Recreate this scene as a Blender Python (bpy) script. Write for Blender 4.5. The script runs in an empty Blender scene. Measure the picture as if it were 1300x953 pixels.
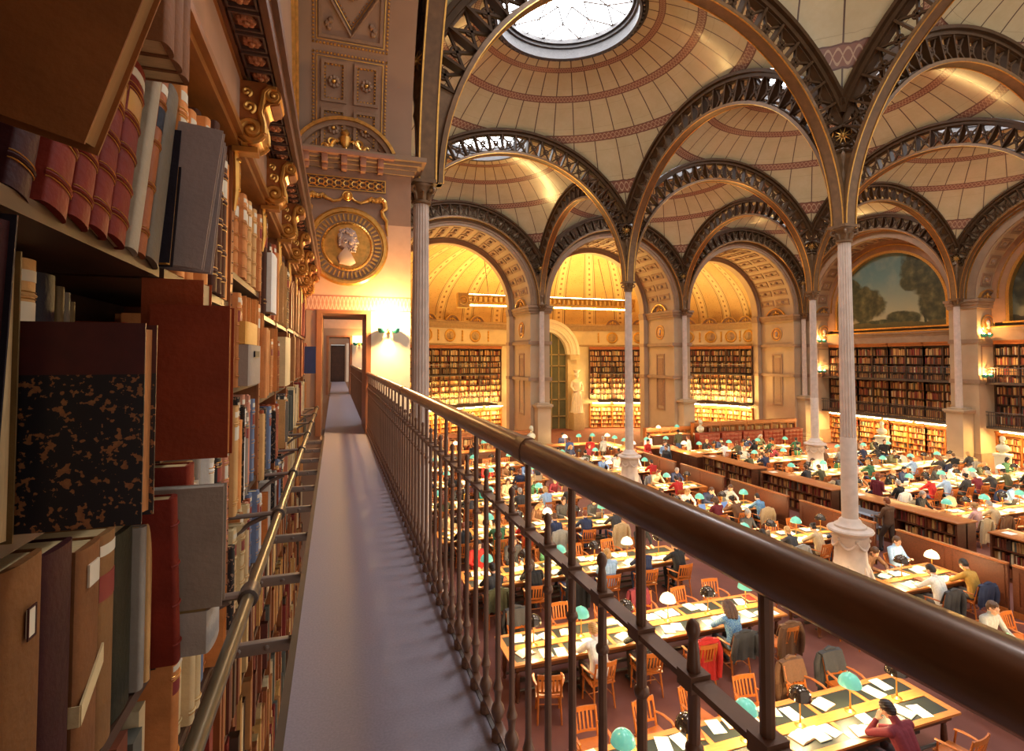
import bpy, bmesh, math, random
import numpy as np
from mathutils import Vector, Matrix, Quaternion
random.seed(7)
C = bpy.context.scene.collection
PI = math.pi
S = 10.6          # column bay
ZS = 9.65         # springing of the arches
RNG = random.Random(11)

# ------------------------------------------------------------------ geometry helpers
class MB:
    """collects geometry, then links it as ONE mesh object"""
    def __init__(s): s.v = []; s.f = []; s.m = []; s.mi = 0
    def add(s, vs, fs, mi=None):
        o = len(s.v); s.v.extend([tuple(p) for p in vs])
        k = s.mi if mi is None else mi
        for f in fs: s.f.append(tuple(i + o for i in f)); s.m.append(k)
        return s
    def box(s, x0, x1, y0, y1, z0, z1, mi=None, M=None):
        v = [(x, y, z) for x in (x0, x1) for y in (y0, y1) for z in (z0, z1)]
        if M is not None: v = [M @ Vector(p) for p in v]
        return s.add(v, [(0,1,3,2),(4,6,7,5),(0,4,5,1),(2,3,7,6),(0,2,6,4),(1,5,7,3)], mi)
    def bevbox(s, x0, x1, y0, y1, z0, z1, b=.01, mi=None, M=None):
        bm = bmesh.new(); bmesh.ops.create_cube(bm, size=1)
        for v in bm.verts:
            v.co = Vector(((x0+x1)/2+v.co.x*(x1-x0), (y0+y1)/2+v.co.y*(y1-y0), (z0+z1)/2+v.co.z*(z1-z0)))
        bmesh.ops.bevel(bm, geom=list(bm.edges), offset=b, segments=2, affect='EDGES', profile=.5)
        bm.verts.index_update()
        vs = [(M @ v.co if M is not None else v.co) for v in bm.verts]
        fs = [tuple(v.index for v in f.verts) for f in bm.faces]
        bm.free(); return s.add(vs, fs, mi)
    def tube(s, pts, r, n=8, mi=None, caps=True, squash=None):
        pts = [Vector(p) for p in pts]; L = len(pts)
        rs = r if isinstance(r, (list, tuple)) else [r]*L
        vs = []; fs = []
        up = None
        for i, p in enumerate(pts):
            t = (pts[min(i+1, L-1)] - pts[max(i-1, 0)])
            t = t.normalized() if t.length > 1e-9 else Vector((0,0,1))
            if up is None:
                up = Vector((0,0,1)) if abs(t.z) < .9 else Vector((1,0,0))
            a = t.cross(up)
            if a.length < 1e-6: a = t.orthogonal()
            a.normalize(); b = a.cross(t).normalized(); up = b
            sq = squash if squash else (1, 1)
            for k in range(n):
                w = 2*PI*k/n
                vs.append(p + a*math.cos(w)*rs[i]*sq[0] + b*math.sin(w)*rs[i]*sq[1])
        for i in range(L-1):
            for k in range(n):
                k2 = (k+1) % n
                fs.append((i*n+k, i*n+k2, (i+1)*n+k2, (i+1)*n+k))
        if caps:
            fs.append(tuple(range(n))[::-1]); fs.append(tuple((L-1)*n+k for k in range(n)))
        return s.add(vs, fs, mi)
    def lathe(s, prof, n=24, c=(0,0,0), mi=None, M=None, a0=0, a1=2*PI, caps=True):
        """prof: list of (r, z)"""
        vs = []; fs = []; full = abs(a1-a0-2*PI) < 1e-6
        m = n if full else n+1
        for r, z in prof:
            for k in range(m):
                w = a0+(a1-a0)*k/n
                p = Vector((c[0]+r*math.cos(w), c[1]+r*math.sin(w), c[2]+z))
                vs.append(M @ p if M is not None else p)
        for i in range(len(prof)-1):
            for k in range(n):
                k2 = (k+1) % m
                fs.append((i*m+k, i*m+k2, (i+1)*m+k2, (i+1)*m+k))
        if full and caps:
            if prof[0][0] > 1e-6: fs.append(tuple(range(n))[::-1])
            if prof[-1][0] > 1e-6: fs.append(tuple((len(prof)-1)*m+k for k in range(n)))
        return s.add(vs, fs, mi)
    def prism(s, poly, axis, a, b, mi=None, M=None):
        """poly: 2D outline; axis 'x': (y,z) outline extruded in x, 'y': (x,z), 'z': (x,y)"""
        n = len(poly); vs = []
        for t in (a, b):
            for p in poly:
                q = {'x': (t, p[0], p[1]), 'y': (p[0], t, p[1]), 'z': (p[0], p[1], t)}[axis]
                vs.append(M @ Vector(q) if M is not None else q)
        fs = [tuple(range(n))[::-1], tuple(range(n, 2*n))]
        for k in range(n): fs.append((k, (k+1) % n, n+(k+1) % n, n+k))
        return s.add(vs, fs, mi)
    def ball(s, c, r, n=10, m=7, mi=None, sc=(1,1,1), M=None):
        vs = [Vector((0,0,1))]; fs = []
        for i in range(1, m):
            t = PI*i/m
            for k in range(n):
                w = 2*PI*k/n
                vs.append(Vector((math.sin(t)*math.cos(w), math.sin(t)*math.sin(w), math.cos(t))))
        vs.append(Vector((0,0,-1)))
        for k in range(n): fs.append((0, 1+k, 1+(k+1) % n))
        for i in range(m-2):
            for k in range(n):
                a = 1+i*n+k; b = 1+i*n+(k+1) % n
                fs.append((a, a+n, b+n, b))
        e = len(vs)-1
        for k in range(n): fs.append((e, 1+(m-2)*n+(k+1) % n, 1+(m-2)*n+k))
        out = []
        for v in vs:
            p = Vector((v.x*r*sc[0], v.y*r*sc[1], v.z*r*sc[2]))
            if M is not None: p = M @ p
            out.append(p+Vector(c))
        return s.add(out, fs, mi)
    def torus(s, c, R, r, n=20, m=8, mi=None, M=None):
        vs = []; fs = []
        for i in range(n):
            a = 2*PI*i/n
            for k in range(m):
                b = 2*PI*k/m
                p = Vector(((R+r*math.cos(b))*math.cos(a), (R+r*math.cos(b))*math.sin(a), r*math.sin(b)))
                if M is not None: p = M @ p
                vs.append(p+Vector(c))
        for i in range(n):
            for k in range(m):
                fs.append((i*m+k, ((i+1) % n)*m+k, ((i+1) % n)*m+(k+1) % m, i*m+(k+1) % m))
        return s.add(vs, fs, mi)
    def mesh(s, name, mats=(), smooth=35):
        me = bpy.data.meshes.new(name)
        me.from_pydata(s.v, [], s.f)
        for m in (mats if isinstance(mats, (list, tuple)) else [mats]): me.materials.append(m)
        if len(me.materials) > 1: me.polygons.foreach_set('material_index', s.m)
        bm = bmesh.new(); bm.from_mesh(me)
        if len(bm.faces) < 60000: bmesh.ops.recalc_face_normals(bm, faces=bm.faces)
        bm.to_mesh(me); bm.free()
        if smooth:
            me.polygons.foreach_set('use_smooth', [True]*len(me.polygons))
            me.set_sharp_from_angle(angle=math.radians(smooth))
        me.update(); return me
    def build(s, name, mats, parent=None, loc=None, smooth=35):
        o = bpy.data.objects.new(name, s.mesh(name, mats, smooth)); C.objects.link(o)
        if loc is not None: o.location = loc
        if parent is not None: o.parent = parent
        return o

def tag(o, label=None, cat=None, group=None, kind=None):
    if label: o['label'] = label
    if cat: o['category'] = cat
    if group: o['group'] = group
    if kind: o['kind'] = kind
    return o
def empty(name, loc=(0,0,0), rz=0):
    o = bpy.data.objects.new(name, None); C.objects.link(o)
    o.empty_display_size = .1
    o.location = loc; o.rotation_euler = (0,0,rz); return o
def struct(o): o['kind'] = 'structure'; return o
def dup(root, loc=None, rz=None, label=None, group=None):
    """copy of a thing with its parts and sub-parts"""
    r = root.copy(); C.objects.link(r)
    if loc is not None: r.location = loc
    if rz is not None: r.rotation_euler = (0,0,rz)
    if label: r['label'] = label
    if group: r['group'] = group
    for ch in KIDS.get(root.name, ()):
        c = ch.copy(); C.objects.link(c); c.parent = r
        for g in KIDS.get(ch.name, ()):
            d = g.copy(); C.objects.link(d); d.parent = c
            KIDS.setdefault(c.name, []).append(d)
        KIDS.setdefault(r.name, []).append(c)
    return r
KIDS = {}
def kids(root):
    """remember the children of a prototype so that copying stays fast"""
    for ch in root.children:
        KIDS.setdefault(root.name, []).append(ch)
        for g in ch.children: KIDS.setdefault(ch.name, []).append(g)
    return root
def ordinal(n):
    return ['zeroth','first','second','third','fourth','fifth','sixth','seventh','eighth','ninth','tenth','eleventh','twelfth','thirteenth','fourteenth','fifteenth','sixteenth','seventeenth','eighteenth','nineteenth','twentieth','twenty-first','twenty-second','twenty-third','twenty-fourth'][n]

# ------------------------------------------------------------------ materials
def lin(c):
    """0-255 sRGB -> linear"""
    r = []
    for v in c[:3]:
        v = v/255
        r.append(v/12.92 if v <= .04045 else ((v+.055)/1.055)**2.4)
    return (*r, 1)
MATS = {}
def mat(name, col, rough=.5, metal=0, var=.12, scale=6, bump=0, bscale=40, emit=None, es=0, coat=0, stretch=None, spec=None):
    if name in MATS: return MATS[name]
    m = bpy.data.materials.new(name); m.use_nodes = True; nt = m.node_tree; N = nt.nodes; L = nt.links
    b = N['Principled BSDF']; b.inputs['Roughness'].default_value = rough; b.inputs['Metallic'].default_value = metal
    if coat: b.inputs['Coat Weight'].default_value = coat; b.inputs['Coat Roughness'].default_value = .15
    if spec is not None: b.inputs['Specular IOR Level'].default_value = spec
    c = lin(col)
    tc = N.new('ShaderNodeTexCoord'); src = tc.outputs['Object']
    if stretch:
        mp = N.new('ShaderNodeMapping'); mp.inputs['Scale'].default_value = stretch
        L.new(src, mp.inputs['Vector']); src = mp.outputs['Vector']
    if var:
        nz = N.new('ShaderNodeTexNoise'); nz.inputs['Scale'].default_value = scale; nz.inputs['Detail'].default_value = 4
        L.new(src, nz.inputs['Vector'])
        rp = N.new('ShaderNodeValToRGB')
        rp.color_ramp.elements[0].position = .3; rp.color_ramp.elements[1].position = .7
        rp.color_ramp.elements[0].color = (*[x*(1-var) for x in c[:3]], 1)
        rp.color_ramp.elements[1].color = (*[min(1, x*(1+var)) for x in c[:3]], 1)
        L.new(nz.outputs['Fac'], rp.inputs['Fac']); L.new(rp.outputs['Color'], b.inputs['Base Color'])
    else: b.inputs['Base Color'].default_value = c
    if bump:
        n2 = N.new('ShaderNodeTexNoise'); n2.inputs['Scale'].default_value = bscale; n2.inputs['Detail'].default_value = 3
        L.new(src, n2.inputs['Vector'])
        bp = N.new('ShaderNodeBump'); bp.inputs['Strength'].default_value = bump; bp.inputs['Distance'].default_value = .02
        L.new(n2.outputs['Fac'], bp.inputs['Height']); L.new(bp.outputs['Normal'], b.inputs['Normal'])
    if emit is not None:
        b.inputs['Emission Color'].default_value = lin(emit); b.inputs['Emission Strength'].default_value = es
    MATS[name] = m; return m
class NT:
    """small helper to write node materials as expressions"""
    def __init__(s, name, rough=.5, metal=0):
        s.m = bpy.data.materials.new(name); s.m.use_nodes = True; s.N = s.m.node_tree.nodes; s.L = s.m.node_tree.links
        s.b = s.N['Principled BSDF']; s.b.inputs['Roughness'].default_value = rough; s.b.inputs['Metallic'].default_value = metal
        s.tc = s.N.new('ShaderNodeTexCoord'); sp = s.N.new('ShaderNodeSeparateXYZ'); s.L.new(s.tc.outputs['Object'], sp.inputs[0])
        s.x, s.y, s.z = sp.outputs
    def math(s, op, a, b=None, c=None):
        n = s.N.new('ShaderNodeMath'); n.operation = op
        for i, v in enumerate((a, b, c)):
            if v is None: continue
            if isinstance(v, (int, float)): n.inputs[i].default_value = v
            else: s.L.new(v, n.inputs[i])
        return n.outputs[0]
    def vec(s, x, y, z=0):
        n = s.N.new('ShaderNodeCombineXYZ')
        for i, v in enumerate((x, y, z)):
            if isinstance(v, (int, float)): n.inputs[i].default_value = v
            else: s.L.new(v, n.inputs[i])
        return n.outputs[0]
    def mix(s, f, a, b):
        n = s.N.new('ShaderNodeMix'); n.data_type = 'RGBA'
        for sock, v in ((n.inputs[0], f), (n.inputs[6], a), (n.inputs[7], b)):
            if isinstance(v, (int, float)): sock.default_value = v
            elif isinstance(v, tuple): sock.default_value = v if len(v) == 4 else (*v, 1)
            else: s.L.new(v, sock)
        return n.outputs[2]
    def noise(s, scale, vec=None, detail=3):
        n = s.N.new('ShaderNodeTexNoise'); n.inputs['Scale'].default_value = scale; n.inputs['Detail'].default_value = detail
        s.L.new(vec if vec is not None else s.tc.outputs['Object'], n.inputs['Vector']); return n.outputs['Fac']
    def voro(s, scale, vec=None, feature='F1'):
        n = s.N.new('ShaderNodeTexVoronoi'); n.inputs['Scale'].default_value = scale; n.feature = feature
        s.L.new(vec if vec is not None else s.tc.outputs['Object'], n.inputs['Vector']); return n.outputs['Distance']
    def band(s, v, a, b):
        return s.math('MULTIPLY', s.math('GREATER_THAN', v, a), s.math('LESS_THAN', v, b))
    def ramp(s, f, stops):
        n = s.N.new('ShaderNodeValToRGB'); e = n.color_ramp.elements
        while len(e) < len(stops): e.new(.5)
        for k, (p, c) in enumerate(stops): e[k].position = p; e[k].color = c if len(c) == 4 else (*c, 1)
        s.L.new(f, n.inputs[0]); return n.outputs[0]
    def base(s, c): 
        if isinstance(c, tuple): s.b.inputs['Base Color'].default_value = c
        else: s.L.new(c, s.b.inputs['Base Color'])
    def bump(s, h, st=.3, d=.02):
        n = s.N.new('ShaderNodeBump'); n.inputs['Strength'].default_value = st; n.inputs['Distance'].default_value = d
        s.L.new(h, n.inputs['Height']); s.L.new(n.outputs['Normal'], s.b.inputs['Normal'])

M_STONE = mat('stone', (176,150,120), .75, var=.06, scale=1.2)
M_PLASTER = mat('plaster', (214,196,174), .8, var=.05, scale=1.5)
M_CARVED = mat('carved_plaster', (146,112,86), .6, var=.12, scale=9, bump=.25, bscale=25)
M_GOLD = mat('gilding', (226,170,90), .32, metal=.85, var=.18, scale=14)
M_IRON = mat('painted_iron', (205,184,170), .5, var=.1, scale=5)
M_IRON_D = mat('dark_iron', (74,60,52), .45, var=.14, scale=8)
M_ARCH = mat('bronze_brown_iron', (78,55,35), .6, var=.15, scale=4, spec=.18)
M_ARCHRIM = mat('gilt_iron_rim', (118,86,56), .42, metal=.15, var=.2, scale=7)
M_WHITE = mat('white_paint', (232,226,214), .5, var=.03)
M_OAK = mat('oak', (172,98,44), .42, var=.2, scale=4, stretch=(1,6,6))
M_OAKD = mat('dark_oak', (98,50,26), .45, var=.2, scale=4, stretch=(1,6,6))
M_CHAIR = mat('beech_varnish', (182,100,40), .38, var=.16, scale=9)
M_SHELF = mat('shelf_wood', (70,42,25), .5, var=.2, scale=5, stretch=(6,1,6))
M_BRASS = mat('brass', (196,146,72), .28, metal=.9, var=.1)
# ------------------------------------------------------------------ camera
cam_d = bpy.data.cameras.new('camera'); cam = bpy.data.objects.new('camera', cam_d); C.objects.link(cam)
cam.location = (-1.73, .40, 6.30)
YAW, PIT = .319955, .033683
fw = Vector((math.sin(YAW)*math.cos(PIT), math.cos(YAW)*math.cos(PIT), math.sin(PIT)))
cam.rotation_euler = fw.to_track_quat('-Z', 'Y').to_euler()
cam_d.sensor_width = 36; cam_d.lens = 677.6/1300*36; cam_d.shift_y = -45/1300
cam_d.clip_start = .03; cam_d.clip_end = 300
sc = bpy.context.scene; sc.camera = cam
sc.view_settings.view_transform = 'Standard'; sc.view_settings.look = 'None'
sc.view_settings.gamma = 1; sc.view_settings.use_curve_mapping = False

# ------------------------------------------------------------------ domes
RD, ZD, RO = 8.1, 9.65, 2.3
def dome_material():
    t = NT('faience_dome', .2); M = t.math
    r = M('SQRT', M('ADD', M('MULTIPLY', t.x, t.x), M('MULTIPLY', t.y, t.y)))
    a = M('ARCTAN2', t.y, t.x)
    fr = M('FRACT', M('ADD', M('MULTIPLY', a, 40/(2*PI)), 100.5))
    w = M('MULTIPLY', M('ABSOLUTE', M('SUBTRACT', fr, .5)), r)          # distance to the meridian joint
    joint = M('LESS_THAN', w, .13)
    n = t.noise(1.6); n2 = t.noise(9)
    tile = t.mix(n, lin((190,168,128)), lin((218,200,160)))
    tile = t.mix(M('MULTIPLY', n2, .35), tile, lin((180,150,104)))
    sec = M('FRACT', M('MULTIPLY', r, 1.35))
    hj = M('LESS_THAN', sec, .012)
    tile = t.mix(M('MULTIPLY', hj, .35), tile, lin((120,96,70)))
    tile = t.mix(joint, tile, lin((96,72,58)))
    # scrollwork bands
    u = M('MULTIPLY', a, 24.0)
    sw = M('ABSOLUTE', M('SUBTRACT', M('FRACT', M('MULTIPLY', a, 60/(2*PI))), .5))
    col = tile
    for r0, r1 in ((2.86,3.07),(3.98,4.24),(5.38,5.64),(6.78,7.08)):
        bnd = t.band(r, r0, r1)
        q = M('DIVIDE', M('SUBTRACT', r, r0), r1-r0)
        wave = M('ADD', .5, M('MULTIPLY', .3, M('SINE', M('MULTIPLY', a, 100))))
        wave2 = M('SUBTRACT', .5, M('MULTIPLY', .3, M('SINE', M('MULTIPLY', a, 100))))
        d = M('MINIMUM', M('ABSOLUTE', M('SUBTRACT', q, wave)), M('ABSOLUTE', M('SUBTRACT', q, wave2)))
        line = M('LESS_THAN', d, .06)
        edge = M('GREATER_THAN', M('ABSOLUTE', M('SUBTRACT', q, .5)), .42)
        bc = t.mix(line, lin((140,92,74)), lin((190,152,122)))
        bc = t.mix(edge, bc, lin((104,66,54)))
        col = t.mix(bnd, col, bc)
    t.base(col)
    t.b.inputs['Coat Weight'].default_value = .25; t.b.inputs['Coat Roughness'].default_value = .12
    return t.m
M_DOME = dome_material()
def dome(ix, iy, k):
    """sail vault over one bay, oculus in the middle"""
    cx, cy = (ix+.5)*S, (iy+.5)*S
    h = S/2; n = 96; rows = 22; vs = []; fs = []
    for i in range(rows+1):
        for j in range(n):
            a = 2*PI*(j+.5)/n
            a = 2*PI*j/n
            edge = h/max(abs(math.cos(a)), abs(math.sin(a)))
            r = RO + (edge-RO)*i/rows
            vs.append((r*math.cos(a), r*math.sin(a), ZD+math.sqrt(RD*RD-r*r)))
    for i in range(rows):
        for j in range(n):
            j2 = (j+1) % n
            fs.append((i*n+j, (i+1)*n+j, (i+1)*n+j2, i*n+j2))
    mb = MB(); mb.add(vs, fs)
    d = struct(mb.build('ceiling_%d' % k, M_DOME, loc=(cx, cy, 0), smooth=60))
    # oculus: moulded curb, glazing bars, sky glass
    zr = ZD+math.sqrt(RD*RD-RO*RO)
    w = MB()
    w.lathe([(2.62,-.10),(2.62,-.02),(2.5,-.14),(2.42,-.06),(2.36,-.2),(2.28,-.16),(2.28,.18),(2.2,.2),(2.2,.3),(2.1,.3),(2.1,.55),(2.34,.6),(2.62,-.1)], 64, (0,0,zr), caps=False)
    curb = struct(w.build('window_%d' % k, mat('oculus_curb', (62,55,54), .55, var=.12, scale=12, bump=.6, bscale=30), loc=(cx, cy, 0)))
    b = MB()
    for q in range(72):
        a = 2*PI*q/72
        b.ball((2.42*math.cos(a), 2.42*math.sin(a), zr-.13), .045, 6, 4)
    b.build('bead_moulding', mat('bead', (120,112,108), .5), curb)
    g = MB()
    zt = zr+.42
    for q in range(10):
        a = 2*PI*q/10; a2 = 2*PI*(q+1)/10; am = (a+a2)/2
        P = lambda r, t: (r*math.cos(t), r*math.sin(t), zt+.35*(1-(r/2.15)**2))
        g.tube([P(.75, am), P(1.45, a), P(2.12, am)], .03, 5)
        g.tube([P(.75, am), P(1.45, a2), P(2.12, am)], .03, 5)
        g.tube([P(1.45, a), P(2.12, a)], .024, 5)
    for rr in (.75, 2.12):
        g.tube([P(rr, 2*PI*i/36) for i in range(37)], .02, 5, caps=False)
    g.build('glazing_bar', M_IRON_D, curb)
    gl = MB(); gl.lathe([(2.15, 0),(1.5,.18),(.8,.3),(0.0,.36)], 48, (0,0,zt+.03), caps=False)
    gl.build('pane', M_SKYGLASS, curb)
    return d
def skyglass():
    m = bpy.data.materials.new('daylight_glass'); m.use_nodes = True; nt = m.node_tree; nt.nodes.clear()
    o = nt.nodes.new('ShaderNodeOutputMaterial'); e = nt.nodes.new('ShaderNodeEmission')
    e.inputs[0].default_value = (.93,.97,1,1); e.inputs[1].default_value = SKY_E
    nt.links.new(e.outputs[0], o.inputs[0]); return m
SKY_E = 15
M_SKYGLASS = skyglass()
k = 0
for iy in range(3):
    for ix in range(3):
        k += 1; dome(ix, iy, k)

# ------------------------------------------------------------------ iron lattice arches
RI, RE = 5.1, 6.1
def arch_points(R, z0=ZS, n=48, lim=None):
    return [(R*math.cos(PI*i/n), z0+R*math.sin(PI*i/n)) for i in range(n+1)]
def ring_band(mb, r0, r1, w, M, a0=0, a1=PI, n=48, mi=None, lim=S/2):
    """arched bar: radial r0..r1, width w across; kept inside +-lim so that neighbours meet over the column"""
    vs = []; fs = []
    for i in range(n+1):
        a = a0+(a1-a0)*i/n
        for r, o in ((r0,-w/2),(r1,-w/2),(r1,w/2),(r0,w/2)):
            x = max(-lim, min(lim, r*math.cos(a)))
            vs.append(M @ Vector((x, o, ZS+r*math.sin(a))))
    for i in range(n):
        for q in range(4):
            q2 = (q+1) % 4
            fs.append((i*4+q, i*4+q2, (i+1)*4+q2, (i+1)*4+q))
    fs.append((0,1,2,3)); fs.append((n*4+3, n*4+2, n*4+1, n*4))
    mb.add(vs, fs, mi)
def iron_arch(c, along, label, group):
    """c: middle of the arch on plan; along 'x' or 'y'"""
    root = empty('iron_arch', (c[0], c[1], 0), 0 if along == 'x' else PI/2)
    tag(root, label, 'arch', group)
    I = Matrix.Identity(4)
    mb = MB(); ring_band(mb, RI, RI+.09, .36, I); 
    mb.build('inner_rib', M_ARCHRIM, root)
    e = MB()
    for o in (-.16, .16):
        T = Matrix.Translation((0, o, 0)); ring_band(e, RI-.02, RI+.01, .03, T, n=64)
    e.build('gilt_edge', M_GOLD, root)
    a_lim = math.acos((S/2-.06)/RE)
    mb = MB(); ring_band(mb, RE-.1, RE, .5, I, a_lim*.96, PI-a_lim*.96); ring_band(mb, RE-.22, RE-.1, .3, I, a_lim*.96, PI-a_lim*.96)
    mb.build('outer_rib', M_ARCH, root)
    l = MB(); n = 24; a0 = .36; da = (PI-2*a0)/n
    r0, r1 = RI+.07, RE-.2; rm = (r0+r1)/2
    P = lambda r, a, o=0: (r*math.cos(a), o, ZS+r*math.sin(a))
    def plate(ra, aa, rb_, ab, w, th):
        p, q = Vector(P(ra, aa)), Vector(P(rb_, ab)); d = (q-p).normalized(); s_ = Vector((-d.z, 0, d.x))*w; y = Vector((0, th, 0))
        v = [p-s_-y, p+s_-y, q+s_-y, q-s_-y, p-s_+y, p+s_+y, q+s_+y, q-s_+y]
        l.add(v, [(0,1,2,3),(7,6,5,4),(0,4,5,1),(1,5,6,2),(2,6,7,3),(3,7,4,0)])
    for i in range(n+1):
        a = a0+da*i; plate(r0, a, r1, a, .028, .13)
        if i < n:
            am = a+da/2
            plate(r0, a, r1, a+da, .026, .035); plate(r1, a, r0, a+da, .026, .035)
            l.torus(P(rm, am), .1, .032, 14, 5, M=Matrix.Rotation(PI/2, 4, 'X'))
    for r in (r0+.02, r1-.02): ring_band(l, r-.03, r+.03, .16, I, a0, PI-a0, 40)
    l.build('lattice', M_ARCH, root)
    # solid spandrel webs at the feet
    for sgn in (1, -1):
        w = MB()
        poly = [(sgn*(RI*math.cos(a)), ZS+RI*math.sin(a)) for a in [0,.06,.12,.18,.24,.3,.36]]
        poly += [(sgn*min(S/2, r*math.cos(.36)), ZS+r*math.sin(.36)) for r in (RE-.3, RE-.12)]
        poly += [(sgn*S/2, ZS+2.2), (sgn*S/2, ZS)]
        w.prism(poly, 'y', -.09, .09)
        w.build('spandrel_web', M_ARCHRIM, root)
    return root
words = {0:'the balcony wall', 1:'the middle', 2:'the middle', 3:'the painted wall'}
names_y = {(0,):''}
for j in range(0, 4):          # arches running across the hall (along x)
    for i in range(3):
        if j == 0: continue
        lab = {1:'iron lattice arch springing off the %s', 2:'iron lattice arch in the second cross row, %s', 3:'iron lattice arch framing the golden apse opening, %s'}[j]
        w = {1:('nearest fluted column beside the pier','big near column toward the right','third column, near the right side'),
             2:('between balcony wall and middle column','between the two middle columns','between middle column and painted wall'),
             3:('left opening','middle opening','right opening')}[j][i]
        iron_arch(((i+.5)*S, j*S + (.0 if j < 3 else -.12)), 'x', lab % w, 'iron lattice arches')
for i in range(0, 4):
    for j in range(3):
        if i == 0: cx = -.1
        elif i == 3: cx = 3*S+.1
        else: cx = i*S
        who = {0:'along the balcony wall', 1:'over the nearest row of free columns', 2:'over the second row of free columns', 3:'along the painted wall'}[i]
        pos = ['in the bay beside the viewer','in the middle bay','in the bay before the apse'][j]
        iron_arch((cx, (j+.5)*S), 'y', 'iron lattice arch %s, %s' % (who, pos), 'iron lattice arches')

# ------------------------------------------------------------------ iron columns
def fluted(mb, r0, r1, z0, z1, flutes=16, depth=.12, mi=None):
    n = flutes*4; vs = []; fs = []; st = 6
    for i in range(st+1):
        t = i/st; r = r0+(r1-r0)*t
        for k in range(n):
            w = 2*PI*k/n
            q = r*(1-depth*max(0, math.cos(flutes*w))**.7) if math.cos(flutes*w) > 0 else r
            vs.append((q*math.cos(w), q*math.sin(w), z0+(z1-z0)*t))
    for i in range(st):
        for k in range(n):
            fs.append((i*n+k, i*n+(k+1) % n, (i+1)*n+(k+1) % n, (i+1)*n+k))
    mb.add(vs, fs, mi)
def capital(mb, z, s=1.0):
    mb.lathe([(.155*s,-.32),(.19*s,-.30),(.19*s,-.26),(.15*s,-.24),(.16*s,-.1),(.22*s,0),(.24*s,.03),(.24*s,.06)], 20, (0,0,z))
    for q in range(4):
        a = PI/4+q*PI/2
        for sgn in (0,):
            c = Vector((math.cos(a), math.sin(a), 0))
            M = Quaternion(Vector((0,0,1)), a).to_matrix().to_4x4() @ Matrix.Rotation(PI/2, 4, 'X')
            mb.torus((c.x*.24*s, c.y*.24*s, z-.06), .055*s, .028*s, 12, 6, M=M)
    for q in range(8):
        a = q*PI/4
        mb.tube([(.15*s*math.cos(a), .15*s*math.sin(a), z-.24), (.19*s*math.cos(a), .19*s*math.sin(a), z-.12), (.25*s*math.cos(a), .25*s*math.sin(a), z-.1)], [.035,.04,.015], 6)
    mb.box(-.25*s,.25*s,-.25*s,.25*s, z+.06, z+.13)
def column(x, y, label, free=True):
    root = empty('iron_column', (x, y, 0)); tag(root, label, 'column', 'slender iron columns')
    zt = 2.25 if free else 3.5          # top of pedestal
    sh = MB(); zf = 4.3 if free else zt
    if free:
        sh.lathe([(.185,0),(.185,zf-zt-.02),(.178,zf-zt)], 32, (0,0,zt))
    fluted(sh, .178, .145, zf, 9.36)
    sh.build('shaft', M_IRON, root)
    cp = MB(); capital(cp, ZS-.1); cp.build('capital', M_ARCHRIM, root)
    # foliated colonnette and star above the capital, between the springing ribs
    f = MB(); f.lathe([(.2,0),(.12,.1),(.09,.4),(.13,.5),(.09,.6),(.11,1.0),(.17,1.3),(.13,1.5),(.19,1.75),(.19,1.95),(.1,2.2),(.05,2.6)], 14, (0,0,ZS))
    f.build('colonnette', M_ARCHRIM, root)
    g = MB()
    for q in range(4):
        a = PI/4+q*PI/2; c = Vector((math.cos(a)*.2, math.sin(a)*.2, ZS+2.3))
        g.ball(c, .07, 8, 6)
        tdir = Vector((-math.sin(a), math.cos(a), 0))
        for e in range(10):
            b = 2*PI*e/10
            g.tube([c, c+(tdir*math.cos(b)+Vector((0,0,1))*math.sin(b))*.2], [.028,.004], 5)
    g.build('gilt_star', M_GOLD, root)
    if free:
        p = MB()
        prof = [(.62,0),(.62,.28),(.6,.3),(.58,.36),(.58,.42),(.54,.5),(.5,.52),(.5,.6),(.53,.63),(.5,.68),(.46,.74),(.42,.95),(.37,1.25),(.35,1.55),(.36,1.62),(.38,1.66),(.4,1.8),(.4,1.86),(.36,1.9),(.38,1.93),(.5,1.96),(.52,2.0),(.5,2.04),(.36,2.07),(.36,2.12),(.27,2.18),(.24,2.25),(.18,2.3)]
        p.lathe(prof, 28); p.build('pedestal', M_IRON, root)
        s = MB()
        for q in range(6):           # swags and leaf reliefs on the drum
            a0 = q*PI/3
            pts = []
            for i in range(9):
                t = i/8; a = a0+PI/3*t
                pts.append((.385*math.cos(a), .385*math.sin(a), 1.78-.18*math.sin(PI*t)))
            s.tube(pts, [.014+.028*math.sin(PI*i/8) for i in range(9)], 6)
            s.ball((.4*math.cos(a0), .4*math.sin(a0), 1.8), .045, 8, 6)
            am = a0+PI/6
            s.tube([(.47*math.cos(am), .47*math.sin(am), .76), (.425*math.cos(am), .425*math.sin(am), 1.0), (.385*math.cos(am), .385*math.sin(am), 1.2)], [.09,.055,.01], 6)
            s.tube([(.47*math.cos(a0), .47*math.sin(a0), .76), (.42*math.cos(a0), .42*math.sin(a0), 1.05)], [.07,.01], 6)
        s.build('swag', M_IRON, root)
    else:
        p = MB(); z0 = 0
        for (w, za, zb) in ((.8,0,.35),(.72,.35,.45),(.62,.45,.7),(.5,.7,.78),(.44,.78,3.2),(.5,3.2,3.28),(.55,3.28,3.42),(.4,3.42,3.5)):
            p.bevbox(-w,w,-w,w,za,zb,.015)
        p.build('pedestal', M_STONE, root)
    return root
column(S, S, 'tall fluted iron column with garlanded round pedestal, nearest at the right')
column(S, 2*S, 'fluted iron column with round pedestal standing in front of the golden apse')
column(2*S, 2*S, 'fluted iron column before the right end of the painted-wall corner, round pedestal')
column(2*S, S, 'fluted iron column of the second row nearest the entrance end')
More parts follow.
